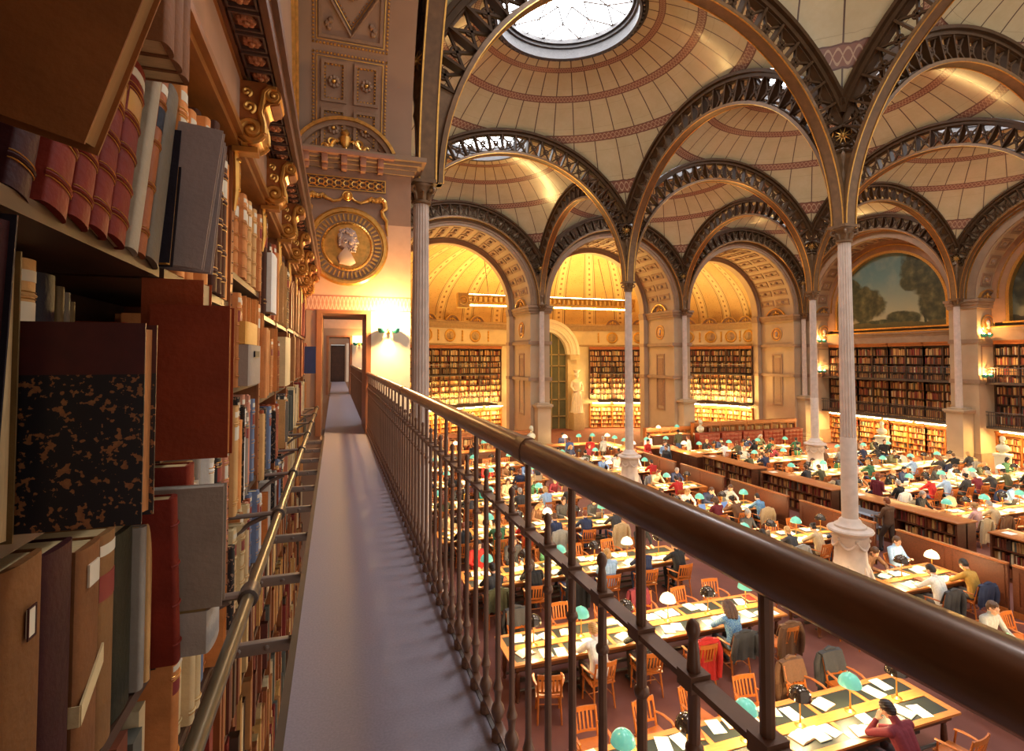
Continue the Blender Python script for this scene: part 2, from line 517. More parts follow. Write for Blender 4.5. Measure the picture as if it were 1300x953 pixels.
column(-.19, S, 'fluted iron column engaged beside the medallion pier')
column(-.19, 2*S, 'fluted iron column on the balcony wall beyond the medallion pier')
for q, x in enumerate((0, S, 2*S, 3*S)):
    column(x if x else -.1, 3*S-.15, 'fluted iron column on square stone pedestal, %s' % ['left end of the apse wall','left of the middle apse opening','right of the middle apse opening','in the corner by the painted wall'][q], False)
column(3*S, 2*S, 'fluted iron column on square stone pedestal beside the landscape painting', False)
column(3*S, S, 'fluted iron column on square stone pedestal at the right end of the painted wall', False)
# ------------------------------------------------------------------ floor and outer walls
def floor_material():
    t = NT('hall_carpet', .85); M = t.math
    n = t.noise(2.2, detail=5); n2 = t.noise(60)
    c = t.mix(n, lin((100,52,42)), lin((128,72,58))); c = t.mix(M('MULTIPLY', n2, .3), c, lin((78,42,34)))
    t.base(c); return t.m
f = MB(); f.box(-3, 3*S+3.2, -1.5, 3*S+15, -.3, 0); struct(f.build('floor', floor_material()))

def arch_poly(c, R, x0, x1, ztop, n=40, zs=ZS):
    p = [(x0, zs), (x0, ztop), (x1, ztop), (x1, zs)]
    return p + [(c+R*math.cos(PI*i/n), zs+R*math.sin(PI*i/n)) for i in range(n+1)]
def ring_prism(mb, c, R0, R1, axis, a, b, n=40, zs=ZS, mi=None):
    for i in range(n):
        t0, t1 = PI*i/n, PI*(i+1)/n
        P = lambda r, t: (c+r*math.cos(t), zs+r*math.sin(t))
        mb.prism([P(R0,t0), P(R1,t0), P(R1,t1), P(R0,t1)], axis, a, b, mi)
def carry(local, M):
    return [M @ Vector(p) for p in local]

# --- far wall: three openings into the apse
YF, YB, YE = 31.95, 35.2, 35.8
RF, RB = 4.65, 4.3
w = MB()
for i in range(3):
    c = (i+.5)*S
    w.prism(arch_poly(c, RF, i*S, (i+1)*S, 16.4), 'y', YF, YB)
    w.prism(arch_poly(c, RB, i*S, (i+1)*S, 16.4), 'y', YB, YE)
for i in range(4):
    x0, x1 = i*S-(S/2-RF), i*S+(S/2-RF)
    w.box(max(x0,-.6), min(x1, 3*S+.6), YF, YB, 0, ZS); w.box(i*S-1.0, i*S+1.0, YB, YE, 0, ZS)
wf = struct(w.build('wall_far', M_STONE))
t = MB()
for i in range(3):
    c = (i+.5)*S
    ring_prism(t, c, RF+.02, RF+.5, 'y', YF-.08, YF); ring_prism(t, c, RF+.2, RF+.34, 'y', YF-.14, YF-.08)
    ring_prism(t, c, RB-.02, RB+.2, 'y', YB-.06, YB)
for i in range(4):
    x0, x1 = i*S-.75, i*S+.75
    for (za, zb, o) in ((9.15,9.3,.06),(9.3,9.48,.12),(9.48,9.62,.18)):
        t.box(x0-o+.05, x1+o-.05, YF-o, YB+.02, za, zb); t.box(i*S-1.0-o*.5, i*S+1.0+o*.5, YB-.02, YE+.02, za, zb)
    for za in (7.15, 4.85):
        t.box(x0-.05, x1+.05, YF-.05, YB+.02, za, za+.22); t.box(i*S-1.04, i*S+1.04, YB-.03, YE+.02, za, za+.22)
    t.box(x0-.1, x1+.1, YF-.1, YB+.02, 0, .9)
struct(t.build('trim_1', mat('moulding_stone', (150,120,94), .65, var=.1, scale=3), wf))
def coffers(mb, R, a, b, axis, c, n=13, rows=2, gilt=None):
    """square coffers with rosettes on the underside of an arch of radius R; a..b is the depth of the soffit"""
    for i in range(n):
        t0 = .12+(PI-.24)*i/n; t1 = .12+(PI-.24)*(i+1)/n; g = .035
        for q in range(rows):
            u0 = a+(b-a)*q/rows+.12; u1 = a+(b-a)*(q+1)/rows-.12
            def P(t, u, r):
                x, z = c+r*math.cos(t), ZS+r*math.sin(t)
                return (x, u, z) if axis == 'y' else (u, x, z)
            for (ta, tb, ua, ub) in ((t0+g, t0+g*1.9, u0, u1), (t1-g*1.9, t1-g, u0, u1), (t0+g*1.9, t1-g*1.9, u0, u0+.12), (t0+g*1.9, t1-g*1.9, u1-.12, u1)):
                v = [P(tt, uu, rr) for rr in (R-.05, R+.02) for tt in (ta, tb) for uu in (ua, ub)]
                mb.add(v, [(0,1,3,2),(4,6,7,5),(0,4,5,1),(2,3,7,6),(0,2,6,4),(1,5,7,3)])
            (gilt or mb).ball(P((t0+t1)/2, (u0+u1)/2, R-.02), .13, 8, 5)
cf = MB(); cg = MB()
for i in range(3): coffers(cf, RF, YF+.15, YB-.1, 'y', (i+.5)*S, n=17, gilt=cg)
cf.build('coffer', M_CARVED, wf); cg.build('rosette', M_CARVED, wf)

def bust_profile():
    """profile of a head and neck looking right, unit height"""
    return [(-.20,0),(-.27,.16),(-.14,.26),(-.12,.38),(-.22,.46),(-.27,.62),(-.24,.82),(-.1,.96),(.08,1.0),(.22,.93),(.27,.8),(.27,.72),(.33,.6),(.27,.56),(.28,.5),(.25,.46),(.26,.41),(.21,.35),(.1,.33),(.08,.22),(.16,.1),(.24,.03),(.1,-.05)]
def relief_head(mb, M, h, thick, mi=None):
    """low relief head: outline swelled towards its middle"""
    pr = bust_profile(); n = len(pr); cx, cy = 0, .5
    vs = []; fs = []
    for (s, d) in ((1,0),(1,.35),(.86,.7),(.6,.95),(.25,1.0)):
        for p in pr: vs.append(M @ Vector(((cx+(p[0]-cx)*s)*h, -d*thick, (cy+(p[1]-cy)*s-.5)*h)))
    for i in range(4):
        for k in range(n): fs.append((i*n+k, i*n+(k+1) % n, (i+1)*n+(k+1) % n, (i+1)*n+k))
    fs.append(tuple(4*n+k for k in range(n)))
    mb.add(vs, fs, mi)
def disc(mb, M, prof, n=36, mi=None):
    """turned profile (r, out) standing on a wall: local -y is outwards"""
    R = M @ Matrix.Rotation(PI/2, 4, 'X')
    mb.lathe([(r, o) for r, o in prof], n, (0,0,0), mi, R)
def medallion(M, r, label, cat='medallion', group=None, n=36):
    root = empty('portrait_medallion'); root.matrix_world = M; tag(root, label, cat, group)
    I = Matrix.Identity(4)
    a = MB(); disc(a, I, [(r*1.02,0),(r*1.02,.05*r),(r*.97,.1*r),(r*.9,.1*r),(r*.88,.04*r),(r*.88,.03*r),(r*.64,.03*r),(r*.64,.06*r),(r*.6,.08*r),(r*.57,.04*r)], n)
    a.build('frame', M_GOLD, root)
    b = MB(); disc(b, I, [(r*.86,0),(r*.86,.045*r),(r*.65,.045*r),(r*.65,0)], n)
    b.build('inscription_ring', M_CARVED, root)
    e = MB(); disc(e, I, [(r*.58,0),(r*.58,.03*r),(0,.03*r)], n); e.build('field', mat('gilt_field', (226,176,108), .45, metal=.25, var=.12, scale=8), root)
    h = MB(); relief_head(h, Matrix.Translation((-.02*r, -.03*r, 0)), r*.92, .16*r)
    if n > 40: modelled_head(h, r)
    h.build('portrait_head', mat('marble_relief', (178,150,136), .5, var=.06), root)
    return root
def modelled_head(mb, r):
    """features of the big relief: hair locks, ear, brow, cheek, moustache and beard"""
    k = r*.92; P = lambda x, z, o: (-.02*r+x*k, -.03*r-o*r, (z-.5)*k)
    rr = random.Random(8)
    for q in range(46):
        a = rr.uniform(.15, 1.0)*PI; d = rr.uniform(.55, 1.0)
        x = .0+.25*d*math.cos(a)-.02; z = .72+.25*d*math.sin(a)
        if x > .14 and z < .86: continue
        mb.ball(P(x, z, .13+.05*(1-d)), .04*k, 7, 5)
    for q in range(16): mb.ball(P(-.2+.03*(q % 3), .5+.02*q, .12), .038*k, 7, 5)
    mb.torus(P(-.05, .62, .17), .05*k, .018*k, 12, 6, M=Matrix.Rotation(PI/2, 4, 'X')); mb.ball(P(-.05, .57, .17), .028*k, 7, 5)
    mb.ball(P(.1, .58, .14), .085*k, 12, 8, sc=(1,.7,1.1)); mb.ball(P(.21, .735, .12), .05*k, 10, 6, sc=(1,.8,.6)); mb.ball(P(.2, .68, .12), .028*k, 8, 6)
    mb.ball(P(.28, .62, .09), .045*k, 10, 6, sc=(1,.9,1.2))
    for q in range(26): mb.ball(P(.02+rr.uniform(0,.2), .36+rr.uniform(-.03,.13), .12+rr.uniform(0,.04)), .032*k, 7, 5)
    mb.ball(P(.21, .5, .13), .04*k, 8, 6, sc=(1.2,.8,.6))
def lunette(mb, gd, M, w, h):
    """segmental pediment with a vase and scrolls; w half width, h rise"""
    R = (w*w+h*h)/(2*h); a = math.asin(w/R)
    def arc(r, o0, o1, m):
        vs = []; fs = []; n = 20
        for i in range(n+1):
            t = -a+2*a*i/n
            for rr, o in ((r,o0),(r+m,o0),(r+m,o1),(r,o1)):
                vs.append(M @ Vector((rr*math.sin(t), -o, rr*math.cos(t)-(R-h))))
        for i in range(n):
            for q in range(4): fs.append((i*4+q, i*4+(q+1) % 4, (i+1)*4+(q+1) % 4, (i+1)*4+q))
        fs += [(0,1,2,3),(n*4+3,n*4+2,n*4+1,n*4)]
        return vs, fs
    gd.add(*arc(R, 0, w*.2, w*.07)); mb.add(*arc(R-w*.1, 0, w*.15, w*.1))
    mb.add(*arc(R-w*.2, 0, w*.05, w*.1))
    mb.prism([(-w*1.02,-.12*w),(w*1.02,-.12*w),(w*1.02,0),(-w*1.02,0)], 'y', -w*.2, 0, M=M)
    pts = [(R*.98*math.sin(-a+2*a*i/14), R*.98*math.cos(-a+2*a*i/14)-(R-h)) for i in range(15)]
    mb.prism(pts, 'y', -.02*w, 0, M=M)
    k = h/.45
    gd.lathe([(.05*k,0),(.035*k,.04*k),(.08*k,.12*k),(.09*k,.2*k),(.05*k,.24*k),(.07*k,.27*k),(.02*k,.34*k)], 12, (0,-w*.06,0), None, M)
    for s in (-1,1):
        pts = [(s*(.1+.25*q/10)*k, -w*.07, (.12-.1*q/10+.05*math.sin(q*.9))*k) for q in range(11)]
        gd.tube([M @ Vector(p) for p in pts], [.03*k]*8+[.025*k,.02*k,.01*k], 6)
        gd.torus((M @ Vector((s*.2*k,-w*.08,.12*k))), .05*k, .02*k, 12, 5, M=M.to_3x3().to_4x4() @ Matrix.Rotation(PI/2,4,'X'))
def frame2d(mb, M, x0, x1, z0, z1, b, o, mi=None):
    """raised rectangular frame on a wall, local xz"""
    mb.box(x0,x1,-o,0,z0,z0+b,mi,M); mb.box(x0,x1,-o,0,z1-b,z1,mi,M); mb.box(x0,x0+b,-o,0,z0+b,z1-b,mi,M); mb.box(x1-b,x1,-o,0,z0+b,z1-b,mi,M)

# decoration of the jambs the viewer sees (they face -x in the apse openings)
jb = MB(); jg = MB()
for i in range(3):
    x = (i+.5)*S+RF
    M = Matrix.Translation((x, (YF+YB)/2, 0)) @ Matrix.Rotation(-PI/2, 4, 'Z')
    lunette(jb, jg, M @ Matrix.Translation((0,0,9.62)), .85, .5)
    frame2d(jb, M, -.5, .5, 2.6, 6.6, .12, .05); jb.box(-.3,.3,-.03,0,2.9,6.3,None,M)
    medallion(M @ Matrix.Translation((0,-.02,8.15)), .5, 'small portrait medallion on the jamb of the %s apse opening' % ['left','middle','right'][i], group=None, n=28)
jb.build('jamb_panel', M_CARVED, wf); jg.build('gilt_ornament', M_GOLD, wf)

# ------------------------------------------------------------------ books as a mass (far shelves)
BOOKCOLS = [(120,58,34),(150,84,44),(92,40,28),(176,122,70),(206,176,122),(74,52,38),(226,206,164),(132,40,32),(90,92,84),(196,150,84)]
M_BOOKS = [mat('book_cloth_%d' % i, c, .6, var=.12, scale=20) for i, c in enumerate(BOOKCOLS)]
MASS = MB()
def fill_row(M, x0, x1, z0, hmax, depth, rng, wmin=.035, wmax=.075, gap=.08, pale=.25):
    """books standing in local frame: x along the shelf, -y out of the shelf"""
    x = x0
    while x < x1-wmin:
        if rng.random() < gap*.25: x += rng.uniform(.05,.2)
        wd = min(rng.uniform(wmin, wmax), x1-x)
        h = hmax*rng.uniform(.68,.93); d = depth*rng.uniform(.82,1)
        k = rng.choice((0,1,2,3,3,5,7,9)) if rng.random() > pale else rng.choice((4,6,8,4,9))
        v = [M @ Vector(p) for p in ((x,0,z0),(x+wd,0,z0),(x+wd,-d,z0),(x,-d,z0),(x,0,z0+h),(x+wd,0,z0+h),(x+wd,-d,z0+h),(x,-d,z0+h))]
        MASS.add(v, [(3,2,6,7),(0,3,7,4),(1,5,6,2),(4,7,6,5)], k)
        x += wd+.003
def bookcase(name, M, width, z0, z1, rows, cols, label, group, rng, depth=.32, woodm=None, pale=.25, head=.28):
    root = empty(name); root.matrix_world = M; tag(root, label, 'bookcase', group)
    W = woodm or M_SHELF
    a = MB(); a.box(-width/2, width/2, -.02, .02, z0, z1)
    a.build('back_panel', W, root)
    u = MB()
    for c in range(cols+1):
        x = -width/2+width*c/cols; u.box(x-.035, x+.035, -depth, -.02, z0, z1)
    u.build('upright', W, root)
    s = MB()
    hh = (z1-head-z0)/rows
    for r in range(rows+1): s.box(-width/2, width/2, -depth, -.02, z0+hh*r-.03, z0+hh*r)
    s.build('shelf_board', W, root)
    h = MB(); h.box(-width/2-.03, width/2+.03, -depth-.05, 0, z1-head+.05, z1-.08); h.box(-width/2-.05, width/2+.05, -depth-.1, 0, z1-.08, z1)
    h.build('cornice', M_OAK, root)
    for r in range(rows):
        for c in range(cols):
            fill_row(M, -width/2+width*c/cols+.045, -width/2+width*(c+1)/cols-.045, z0+hh*r, hh-.04, depth*.8, rng, pale=pale)
    return root

# ------------------------------------------------------------------ apse
AC = Vector((15.9, 35.8, 0)); AA, AB, AH = 15.3, 9.0, 7.4; ZA = 9.35
def apse_pt(t, off=0):
    return Vector((AC.x+(AA-off)*math.cos(t), AC.y+(AB-off)*math.sin(t), 0))
w = MB(); n = 64
for i in range(n):
    p, q = apse_pt(PI*i/n), apse_pt(PI*(i+1)/n)
    w.add([(p.x,p.y,0),(q.x,q.y,0),(q.x,q.y,ZA),(p.x,p.y,ZA)], [(0,1,2,3)])
wa = struct(w.build('wall_apse', mat('apse_plaster', (222,202,160), .7, var=.07, scale=1.5)))
def vault_material():
    t = NT('apse_vault', .5); M = t.math
    a = M('ARCTAN2', M('DIVIDE', t.y, AB), M('DIVIDE', t.x, AA))
    e = M('DIVIDE', t.z, AH)
    f = M('SUBTRACT', M('FRACT', M('MULTIPLY', a, 16/PI)), .5); af = M('ABSOLUTE', f)
    rib = M('LESS_THAN', af, .17); edge = t.band(af, .17, .2); edge2 = t.band(af, .125, .14)
    n = t.noise(1.2)
    field = t.mix(n, lin((196,156,88)), lin((222,186,116)))
    uv = t.vec(M('MULTIPLY', a, 14), M('MULTIPLY', e, 11))
    dots = M('LESS_THAN', t.voro(5, uv), .2)
    field = t.mix(M('MULTIPLY', dots, .55), field, lin((150,108,50)))
    spots = M('LESS_THAN', t.voro(16, uv), .2)
    field = t.mix(M('MULTIPLY', spots, .22), field, lin((170,124,60)))
    rdot = M('LESS_THAN', M('ABSOLUTE', M('SUBTRACT', M('FRACT', M('MULTIPLY', e, 18)), .5)), .2)
    inner = M('MULTIPLY', rdot, M('LESS_THAN', af, .035))
    ribc = t.mix(inner, lin((222,192,128)), lin((150,112,62)))
    c = t.mix(rib, field, ribc); c = t.mix(M('MULTIPLY', M('ADD', edge, edge2), .9), c, lin((110,80,44)))
    bot = M('LESS_THAN', e, .09)
    scroll = M('LESS_THAN', t.voro(30, uv), .3)
    c = t.mix(M('MULTIPLY', bot, M('MULTIPLY', scroll, .6)), c, lin((140,100,50)))
    t.base(c); return t.m
v = MB(); nt_, ne = 72, 24; vs = []; fs = []
for j in range(ne+1):
    e = PI/2*j/ne
    for i in range(nt_+1):
        a = PI*i/nt_; vs.append((AA*math.cos(e)*math.cos(a), AB*math.cos(e)*math.sin(a), AH*math.sin(e)))
for j in range(ne):
    for i in range(nt_): fs.append((j*(nt_+1)+i, (j+1)*(nt_+1)+i, (j+1)*(nt_+1)+i+1, j*(nt_+1)+i+1))
v.add(vs, fs); struct(v.build('ceiling_10', vault_material(), loc=(AC.x, AC.y, ZA), smooth=80))
t = MB(); tg = MB()
def facet(t0, off=0):
    """frame on the apse wall: x along the wall, -y towards the hall"""
    p = apse_pt(t0, off); d = (apse_pt(t0-.01)-apse_pt(t0+.01)).normalized()
    return Matrix.Translation(p) @ Matrix.Rotation(math.atan2(d.y, d.x), 4, 'Z')
def arc_band(mb, off, z0, z1, mi=None, n=64):
    vs = []; fs = []
    for i in range(n+1):
        a = PI*i/n
        for o, z in ((0,z0),(off,z0),(off,z1),(0,z1)):
            p = apse_pt(a, o); vs.append((p.x,p.y,z))
    for i in range(n):
        for q in range(4): fs.append((i*4+q, i*4+(q+1) % 4, (i+1)*4+(q+1) % 4, (i+1)*4+q))
    mb.add(vs, fs, mi)
for z0, z1, o in ((8.75,8.9,.12),(8.9,9.2,.2),(9.2,9.36,.34)): arc_band(t, o, z0, z1)
arc_band(t, .1, 7.35, 7.5)
tl = MB()
med_t = [PI*(q+.5)/18 for q in range(18)]
for q, a in enumerate(med_t):
    M = facet(a)
    if 7 <= q <= 10: continue
    lunette(tl, tg, M @ Matrix.Translation((0,-.3,9.36)), .62, .42)
    disc(tg, M @ Matrix.Translation((0,-.01,8.15)), [(.52,0),(.52,.06),(.44,.1),(.4,.04),(.3,.04)], 24)
    disc(t, M @ Matrix.Translation((0,-.01,8.15)), [(.38,0),(.36,.05),(.2,.12),(0,.15)], 16)
    relief_head(t, M @ Matrix.Translation((0,-.08,8.15)), .55, .12)
for q in range(17):
    M = facet(PI*(q+1)/18)
    tg.box(-.06,.06,-.05,0,7.7,8.6,None,M)
    for z in (7.8,8.05,8.3,8.5): tg.ball(M @ Vector((0,-.05,z)), .08, 6, 4)
t.build('trim_2', mat('apse_trim', (178,148,104), .6, var=.12, scale=6), wa)['kind'] = 'structure'
tg.build('gilt_ornament', mat('apse_gilding', (220,172,84), .4, metal=.5, var=.15, scale=10), wa)
tl.build('lunette', M_CARVED, wa)
# bookcases round the apse, in flat facets
rg = random.Random(3); ncase = 22
import itertools
case_words = {}
vis = 0
for q in range(ncase):
    a0, a1 = PI*q/ncase, PI*(q+1)/ncase
    am = (a0+a1)/2
    if abs(am-PI/2) < .30: continue
    p, r = apse_pt(a0, .25), apse_pt(a1, .25)
    wd = (p-r).length
    M = facet(am, .25)
    side = 'left' if am > PI/2 else 'right'
    nn = (q+1) if am < PI/2 else ncase-q
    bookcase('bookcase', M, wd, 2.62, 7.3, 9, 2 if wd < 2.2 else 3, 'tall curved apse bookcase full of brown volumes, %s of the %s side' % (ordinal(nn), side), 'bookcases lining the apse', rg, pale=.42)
# lower lit bookcases under the apse gallery
for q in range(ncase):
    a0, a1 = PI*q/ncase, PI*(q+1)/ncase; am = (a0+a1)/2
    if abs(am-PI/2) < .30: continue
    p, r = apse_pt(a0, .3), apse_pt(a1, .3)
    side = 'left' if am > PI/2 else 'right'; nn = (q+1) if am < PI/2 else ncase-q
    bookcase('bookcase', facet(am, .3), (p-r).length, .1, 2.2, 5, 2, 'brightly lit low bookcase under the apse gallery, %s of the %s side' % (ordinal(nn), side), 'lit bookcases under the apse gallery', rg, woodm=M_OAK, pale=.55)
# gallery floor and railing round the apse (thin slab + bars)
def slab_path(pts, z0, z1, w):
    mb = MB(); n = len(pts)
    vs = []; fs = []
    for i, (a, b) in enumerate(pts):
        for p, z in ((a,z0),(b,z0),(b,z1),(a,z1)): vs.append((p.x,p.y,z))
    for i in range(n-1):
        for q in range(4): fs.append((i*4+q, i*4+(q+1) % 4, (i+1)*4+(q+1) % 4, (i+1)*4+q))
    fs += [(0,1,2,3), ((n-1)*4+3,(n-1)*4+2,(n-1)*4+1,(n-1)*4)]
    mb.add(vs, fs); return mb
for nm, (ta, tb) in (('right', (0, PI/2-.34)), ('left', (PI/2+.34, PI))):
    for lev, z in (('lower', 2.5), ('upper', 4.95)):
        pts = [(apse_pt(ta+(tb-ta)*i/24), apse_pt(ta+(tb-ta)*i/24, 1.15)) for i in range(25)]
        root = empty('gallery', (0,0,0)); tag(root, 'iron %s gallery with thin railing along the %s apse bookcases' % (lev, nm), 'gallery', 'galleries of the apse')
        slab_path(pts, z-.1, z, 0).build('walkway', M_IRON_D, root)
        r = MB(); L = 0
        n = 90
        for i in range(n+1):
            a = ta+(tb-ta)*i/n; p = apse_pt(a, 1.12)
            r.tube([(p.x,p.y,z),(p.x,p.y,z+.8)], .012, 4, caps=False)
        r.build('baluster', M_IRON_D, root)
        h = MB(); h.tube([(*apse_pt(ta+(tb-ta)*i/24, 1.12)[:2], z+.82) for i in range(25)], .03, 6); h.build('handrail', M_IRON_D, root)
# portal with two caryatids on the axis
pr = empty('portal', (15.9, AC.y+AB-.3, 0)); tag(pr, 'white carved round arched doorway between caryatids at the centre of the apse', 'doorway')
def ringb(mb, R0, R1, y0, y1, zs, n=28):
    for i in range(n):
        a0, a1 = PI*i/n, PI*(i+1)/n
        P = lambda r, a: (r*math.cos(a), zs+r*math.sin(a))
        mb.prism([P(R0,a0),P(R1,a0),P(R1,a1),P(R0,a1)], 'y', y0, y1)
MPO = mat('portal_stone', (226,212,184), .6, var=.06)
a = MB(); ringb(a, 2.3, 3.0, -.7, .3, 6.6); ringb(a, 2.05, 2.3, -.45, .3, 6.6); ringb(a, 2.5, 2.65, -.78, -.7, 6.6); ringb(a, 2.85, 3.12, -.8, .3, 6.6)
a.build('archivolt', MPO, pr)
for s in (-1, 1):
    a = MB()
    a.bevbox(s*2.65-.5, s*2.65+.5, -1.55, .3, 0, 1.5, .02); a.bevbox(s*2.65-.45, s*2.65+.45, -.75, .3, 6.15, 6.6, .02); a.box(s*2.25-.15, s*2.25+.15, -.4, .3, 0, 6.2)
    a.box(s*2.65-.4, s*2.65+.4, -.2, .3, 1.5, 6.2)
    a.build('jamb', mat('portal_jamb', (188,164,122), .6, var=.08), pr)
a = MB(); ringb(a, 0, 2.1, .1, .14, 6.6); a.box(-2.1,2.1,.1,.14,0,6.6); a.build('glass_screen', mat('dim_glass', (92,92,70), .12, var=.2, scale=1), pr)
a = MB()
for x in (-1.4,-.7,0,.7,1.4): a.box(x-.05,x+.05,0,.12,0,6.6+math.sqrt(max(0,2.1**2-x*x)))
for z in (1.1,2.6,4.2,5.6,6.6): a.box(-2.1,2.1,0,.12,z-.05,z+.05)
a.build('mullion', mat('portal_mullion', (150,130,84), .5), pr)
def statue(loc, h, label, rz=0):
    root = empty('caryatid_statue', loc, rz); tag(root, label, 'statue', 'caryatids of the apse doorway')
    b = MB(); k = h/3.3
    b.lathe([(.5*k,0),(.46*k,.3*k),(.4*k,.8*k),(.36*k,1.3*k),(.38*k,1.6*k),(.33*k,1.9*k),(.36*k,2.2*k),(.4*k,2.45*k),(.3*k,2.62*k),(.13*k,2.7*k),(.11*k,2.82*k)], 18)
    for q in range(14):
        w = 2*PI*q/14
        b.tube([(.47*k*math.cos(w), .47*k*math.sin(w), .02), (.39*k*math.cos(w+.1), .39*k*math.sin(w+.1), .8*k), (.35*k*math.cos(w+.2), .35*k*math.sin(w+.2), 1.5*k), (.3*k*math.cos(w+.2), .3*k*math.sin(w+.2), 1.9*k)], [.06*k,.055*k,.045*k,.02*k], 6)
    b.ball((0,-.03*k,3.0*k), .19*k, 14, 10, sc=(.85,.95,1.2))
    for s in (-1,1):
        b.tube([(s*.36*k,0,2.5*k),(s*.48*k,-.05*k,2.1*k),(s*.36*k,-.3*k,1.75*k),(s*.1*k,-.38*k,1.8*k)], [.12*k,.1*k,.085*k,.06*k], 8)
    b.build('figure', MPO, root)
    hd = MB(); hd.ball((0,.03*k,3.08*k), .21*k, 12, 8, sc=(1,1,1.05)); hd.lathe([(.16*k,3.2*k),(.22*k,3.3*k),(.3*k,3.4*k),(.3*k,3.45*k)], 16); hd.build('hair', MPO, root)
    return root
for s, nm in ((-1,'left'),(1,'right')):
    statue((15.9+s*2.65, AC.y+AB-1.35, 1.5), 3.6, 'white caryatid statue on a pedestal at the %s of the apse doorway' % nm)
# long luminous trough hanging in front of the half dome
tr = empty('light_trough', (15.0, 39.0, 0)); tag(tr, 'long gilt lighting trough hung across the apse half dome', 'light fitting')
X0, X1 = -7.8, 6.2
b = MB(); b.box(X0, X1, -.2, .2, 10.15, 10.25); b.box(X0, X1, -.25, -.2, 10.1, 10.5); b.box(X0, X1, -.3, .3, 10.9, 11.0)
for i in range(36):
    x = X0+(X1-X0)*i/35; b.box(x-.05, x+.05, -.16, .16, 10.25, 10.9)
b.build('trough', mat('trough_gilt', (206,166,92), .45, metal=.3, var=.1), tr)
for x in (X0, X1):
    b = MB()
    b.box(x-.4, x+.4, -.32, .32, 10.02, 11.1); disc(b, Matrix.Translation((x,-.32,10.55)), [(.34,0),(.34,.06),(.25,.1),(.22,.04),(.1,.1),(0,.12)], 20)
    b.build('end_box', MATS['trough_gilt'], tr)
b = MB()
for x in (X0+2, -.8, X1-2): b.tube([(x,0,11),(x,1.5,14.6)], .025, 6)
b.build('hanger', M_IRON_D, tr)
b = MB(); b.box(X0+.5, X1-.5, -.12, .12, 11.0, 11.06); b.box(X0+.5, X1-.5, -.27, -.25, 10.18, 10.26)
b.build('tube', mat('warm_tube', (255,226,160), .5, var=0, emit=(255,216,134), es=40), tr)
MASS_DONE = False
# ------------------------------------------------------------------ side walls with arched recesses
XR0, XR1 = 32.28, 34.0          # painted wall: front plane, recess back
XL0, XL1 = -.48, -2.42          # balcony wall
RS = 4.58
def side_wall(name, xf, xb, sgn):
    w = MB()
    for j in range(3):
        c = (j+.5)*S
        w.prism(arch_poly(c, RS, j*S, (j+1)*S, 16.4), 'x', xf, xb)
    return w
w = side_wall('wall_right', XR0, XR1, 1)
for j in range(4):
    w.box(XR0, XR1, max(-1, j*S-.72), min(j*S+.72, 3*S+.6), 0, ZS)
w.box(XR1, XR1+.3, -1, 3*S+4, 0, 16.4)
wr = struct(w.build('wall_right', mat('painted_wall_stone', (180,152,120), .75, var=.08, scale=1.2)))
M_PINK = mat('salmon_plaster', (158,112,78), .7, var=.12, scale=3)
t = MB(); tg = MB(); tp = MB()
for j in range(1, 3):
    c = (j+.5)*S
    ring_prism(t, c, RS+.03, RS+.42, 'x', XR0-.08, XR0); ring_prism(tg, c, RS+.42, RS+.5, 'x', XR0-.1, XR0)
    ring_prism(tp, c, 3.85, RS, 'x', XR1-.5, XR1-.02)
    tp.box(XR1-.5, XR1-.02, c-RS, c-3.85, 8.3, ZS+.02); tp.box(XR1-.5, XR1-.02, c+3.85, c+RS, 8.3, ZS+.02)
    ring_prism(tg, c, 3.7, 3.86, 'x', XR1-.56, XR1-.02, zs=ZS+.0); ring_prism(tg, c, 4.2, 4.28, 'x', XR1-.54, XR1-.5)
    for s in (-1, 1): tg.box(XR1-.56, XR1-.02, c+s*3.78-.08, c+s*3.78+.08, 8.3, ZS)
    t.box(XR1-.62, XR1, c-RS, c+RS, 7.75, 7.9); t.box(XR1-.7, XR1, c-RS, c+RS, 7.9, 8.0); tg.box(XR1-.72, XR1, c-RS, c+RS, 8.0, 8.08); tg.box(XR1-.6, XR1, c-4, c+4, 8.24, 8.34)
    t.box(XR1-.58, XR1, c-RS, c+RS, 7.3, 7.75)
for j in range(4):
    y0, y1 = j*S-.76, j*S+.76
    for (za, zb, o) in ((9.1,9.3,.05),(9.3,9.48,.1),(9.48,9.62,.16)): t.box(XR0-o, XR1, max(-1,y0-o), y1+o, za, zb)
    for za in (7.12, 4.86): t.box(XR0-.04, XR1, max(-1,y0-.02), y1+.02, za, za+.24)
    t.box(XR0-.06, XR1, max(-1,y0-.04), y1+.04, 0, 1.0)
struct(t.build('trim_3', MATS['moulding_stone'], wr)); tg.build('gilt_moulding', M_GOLD, wr); tp.build('arch_reveal', M_PINK, wr)
cf = MB(); cg = MB()
for j in range(1, 3): coffers(cf, RS, XR0+.1, XR1-.55, 'x', (j+.5)*S, rows=1, gilt=cg)
cf.build('coffer', M_CARVED, wr); cg.build('rosette', M_CARVED, wr)
jb = MB(); jg = MB()
for j in (2, 3):
    M = Matrix.Translation(((XR0+XR1)/2, j*S-.72, 0))
    if j == 3: M = Matrix.Translation(((XR0+XR1)/2, j*S-.72, 0))
    lunette(jb, jg, M @ Matrix.Translation((0,0,9.66)), .7, .45)
    frame2d(jb, M, -.6, .6, 5.3, 7.0, .08, .03)
    medallion(M @ Matrix.Translation((0,-.02,8.2)), .55, 'small portrait medallion on the painted-wall pier, %s' % ['','','right one of two','left one, by the landscape painting'][j], n=28)
jb.build('jamb_panel', M_CARVED, wr); jg.build('gilt_ornament', M_GOLD, wr)

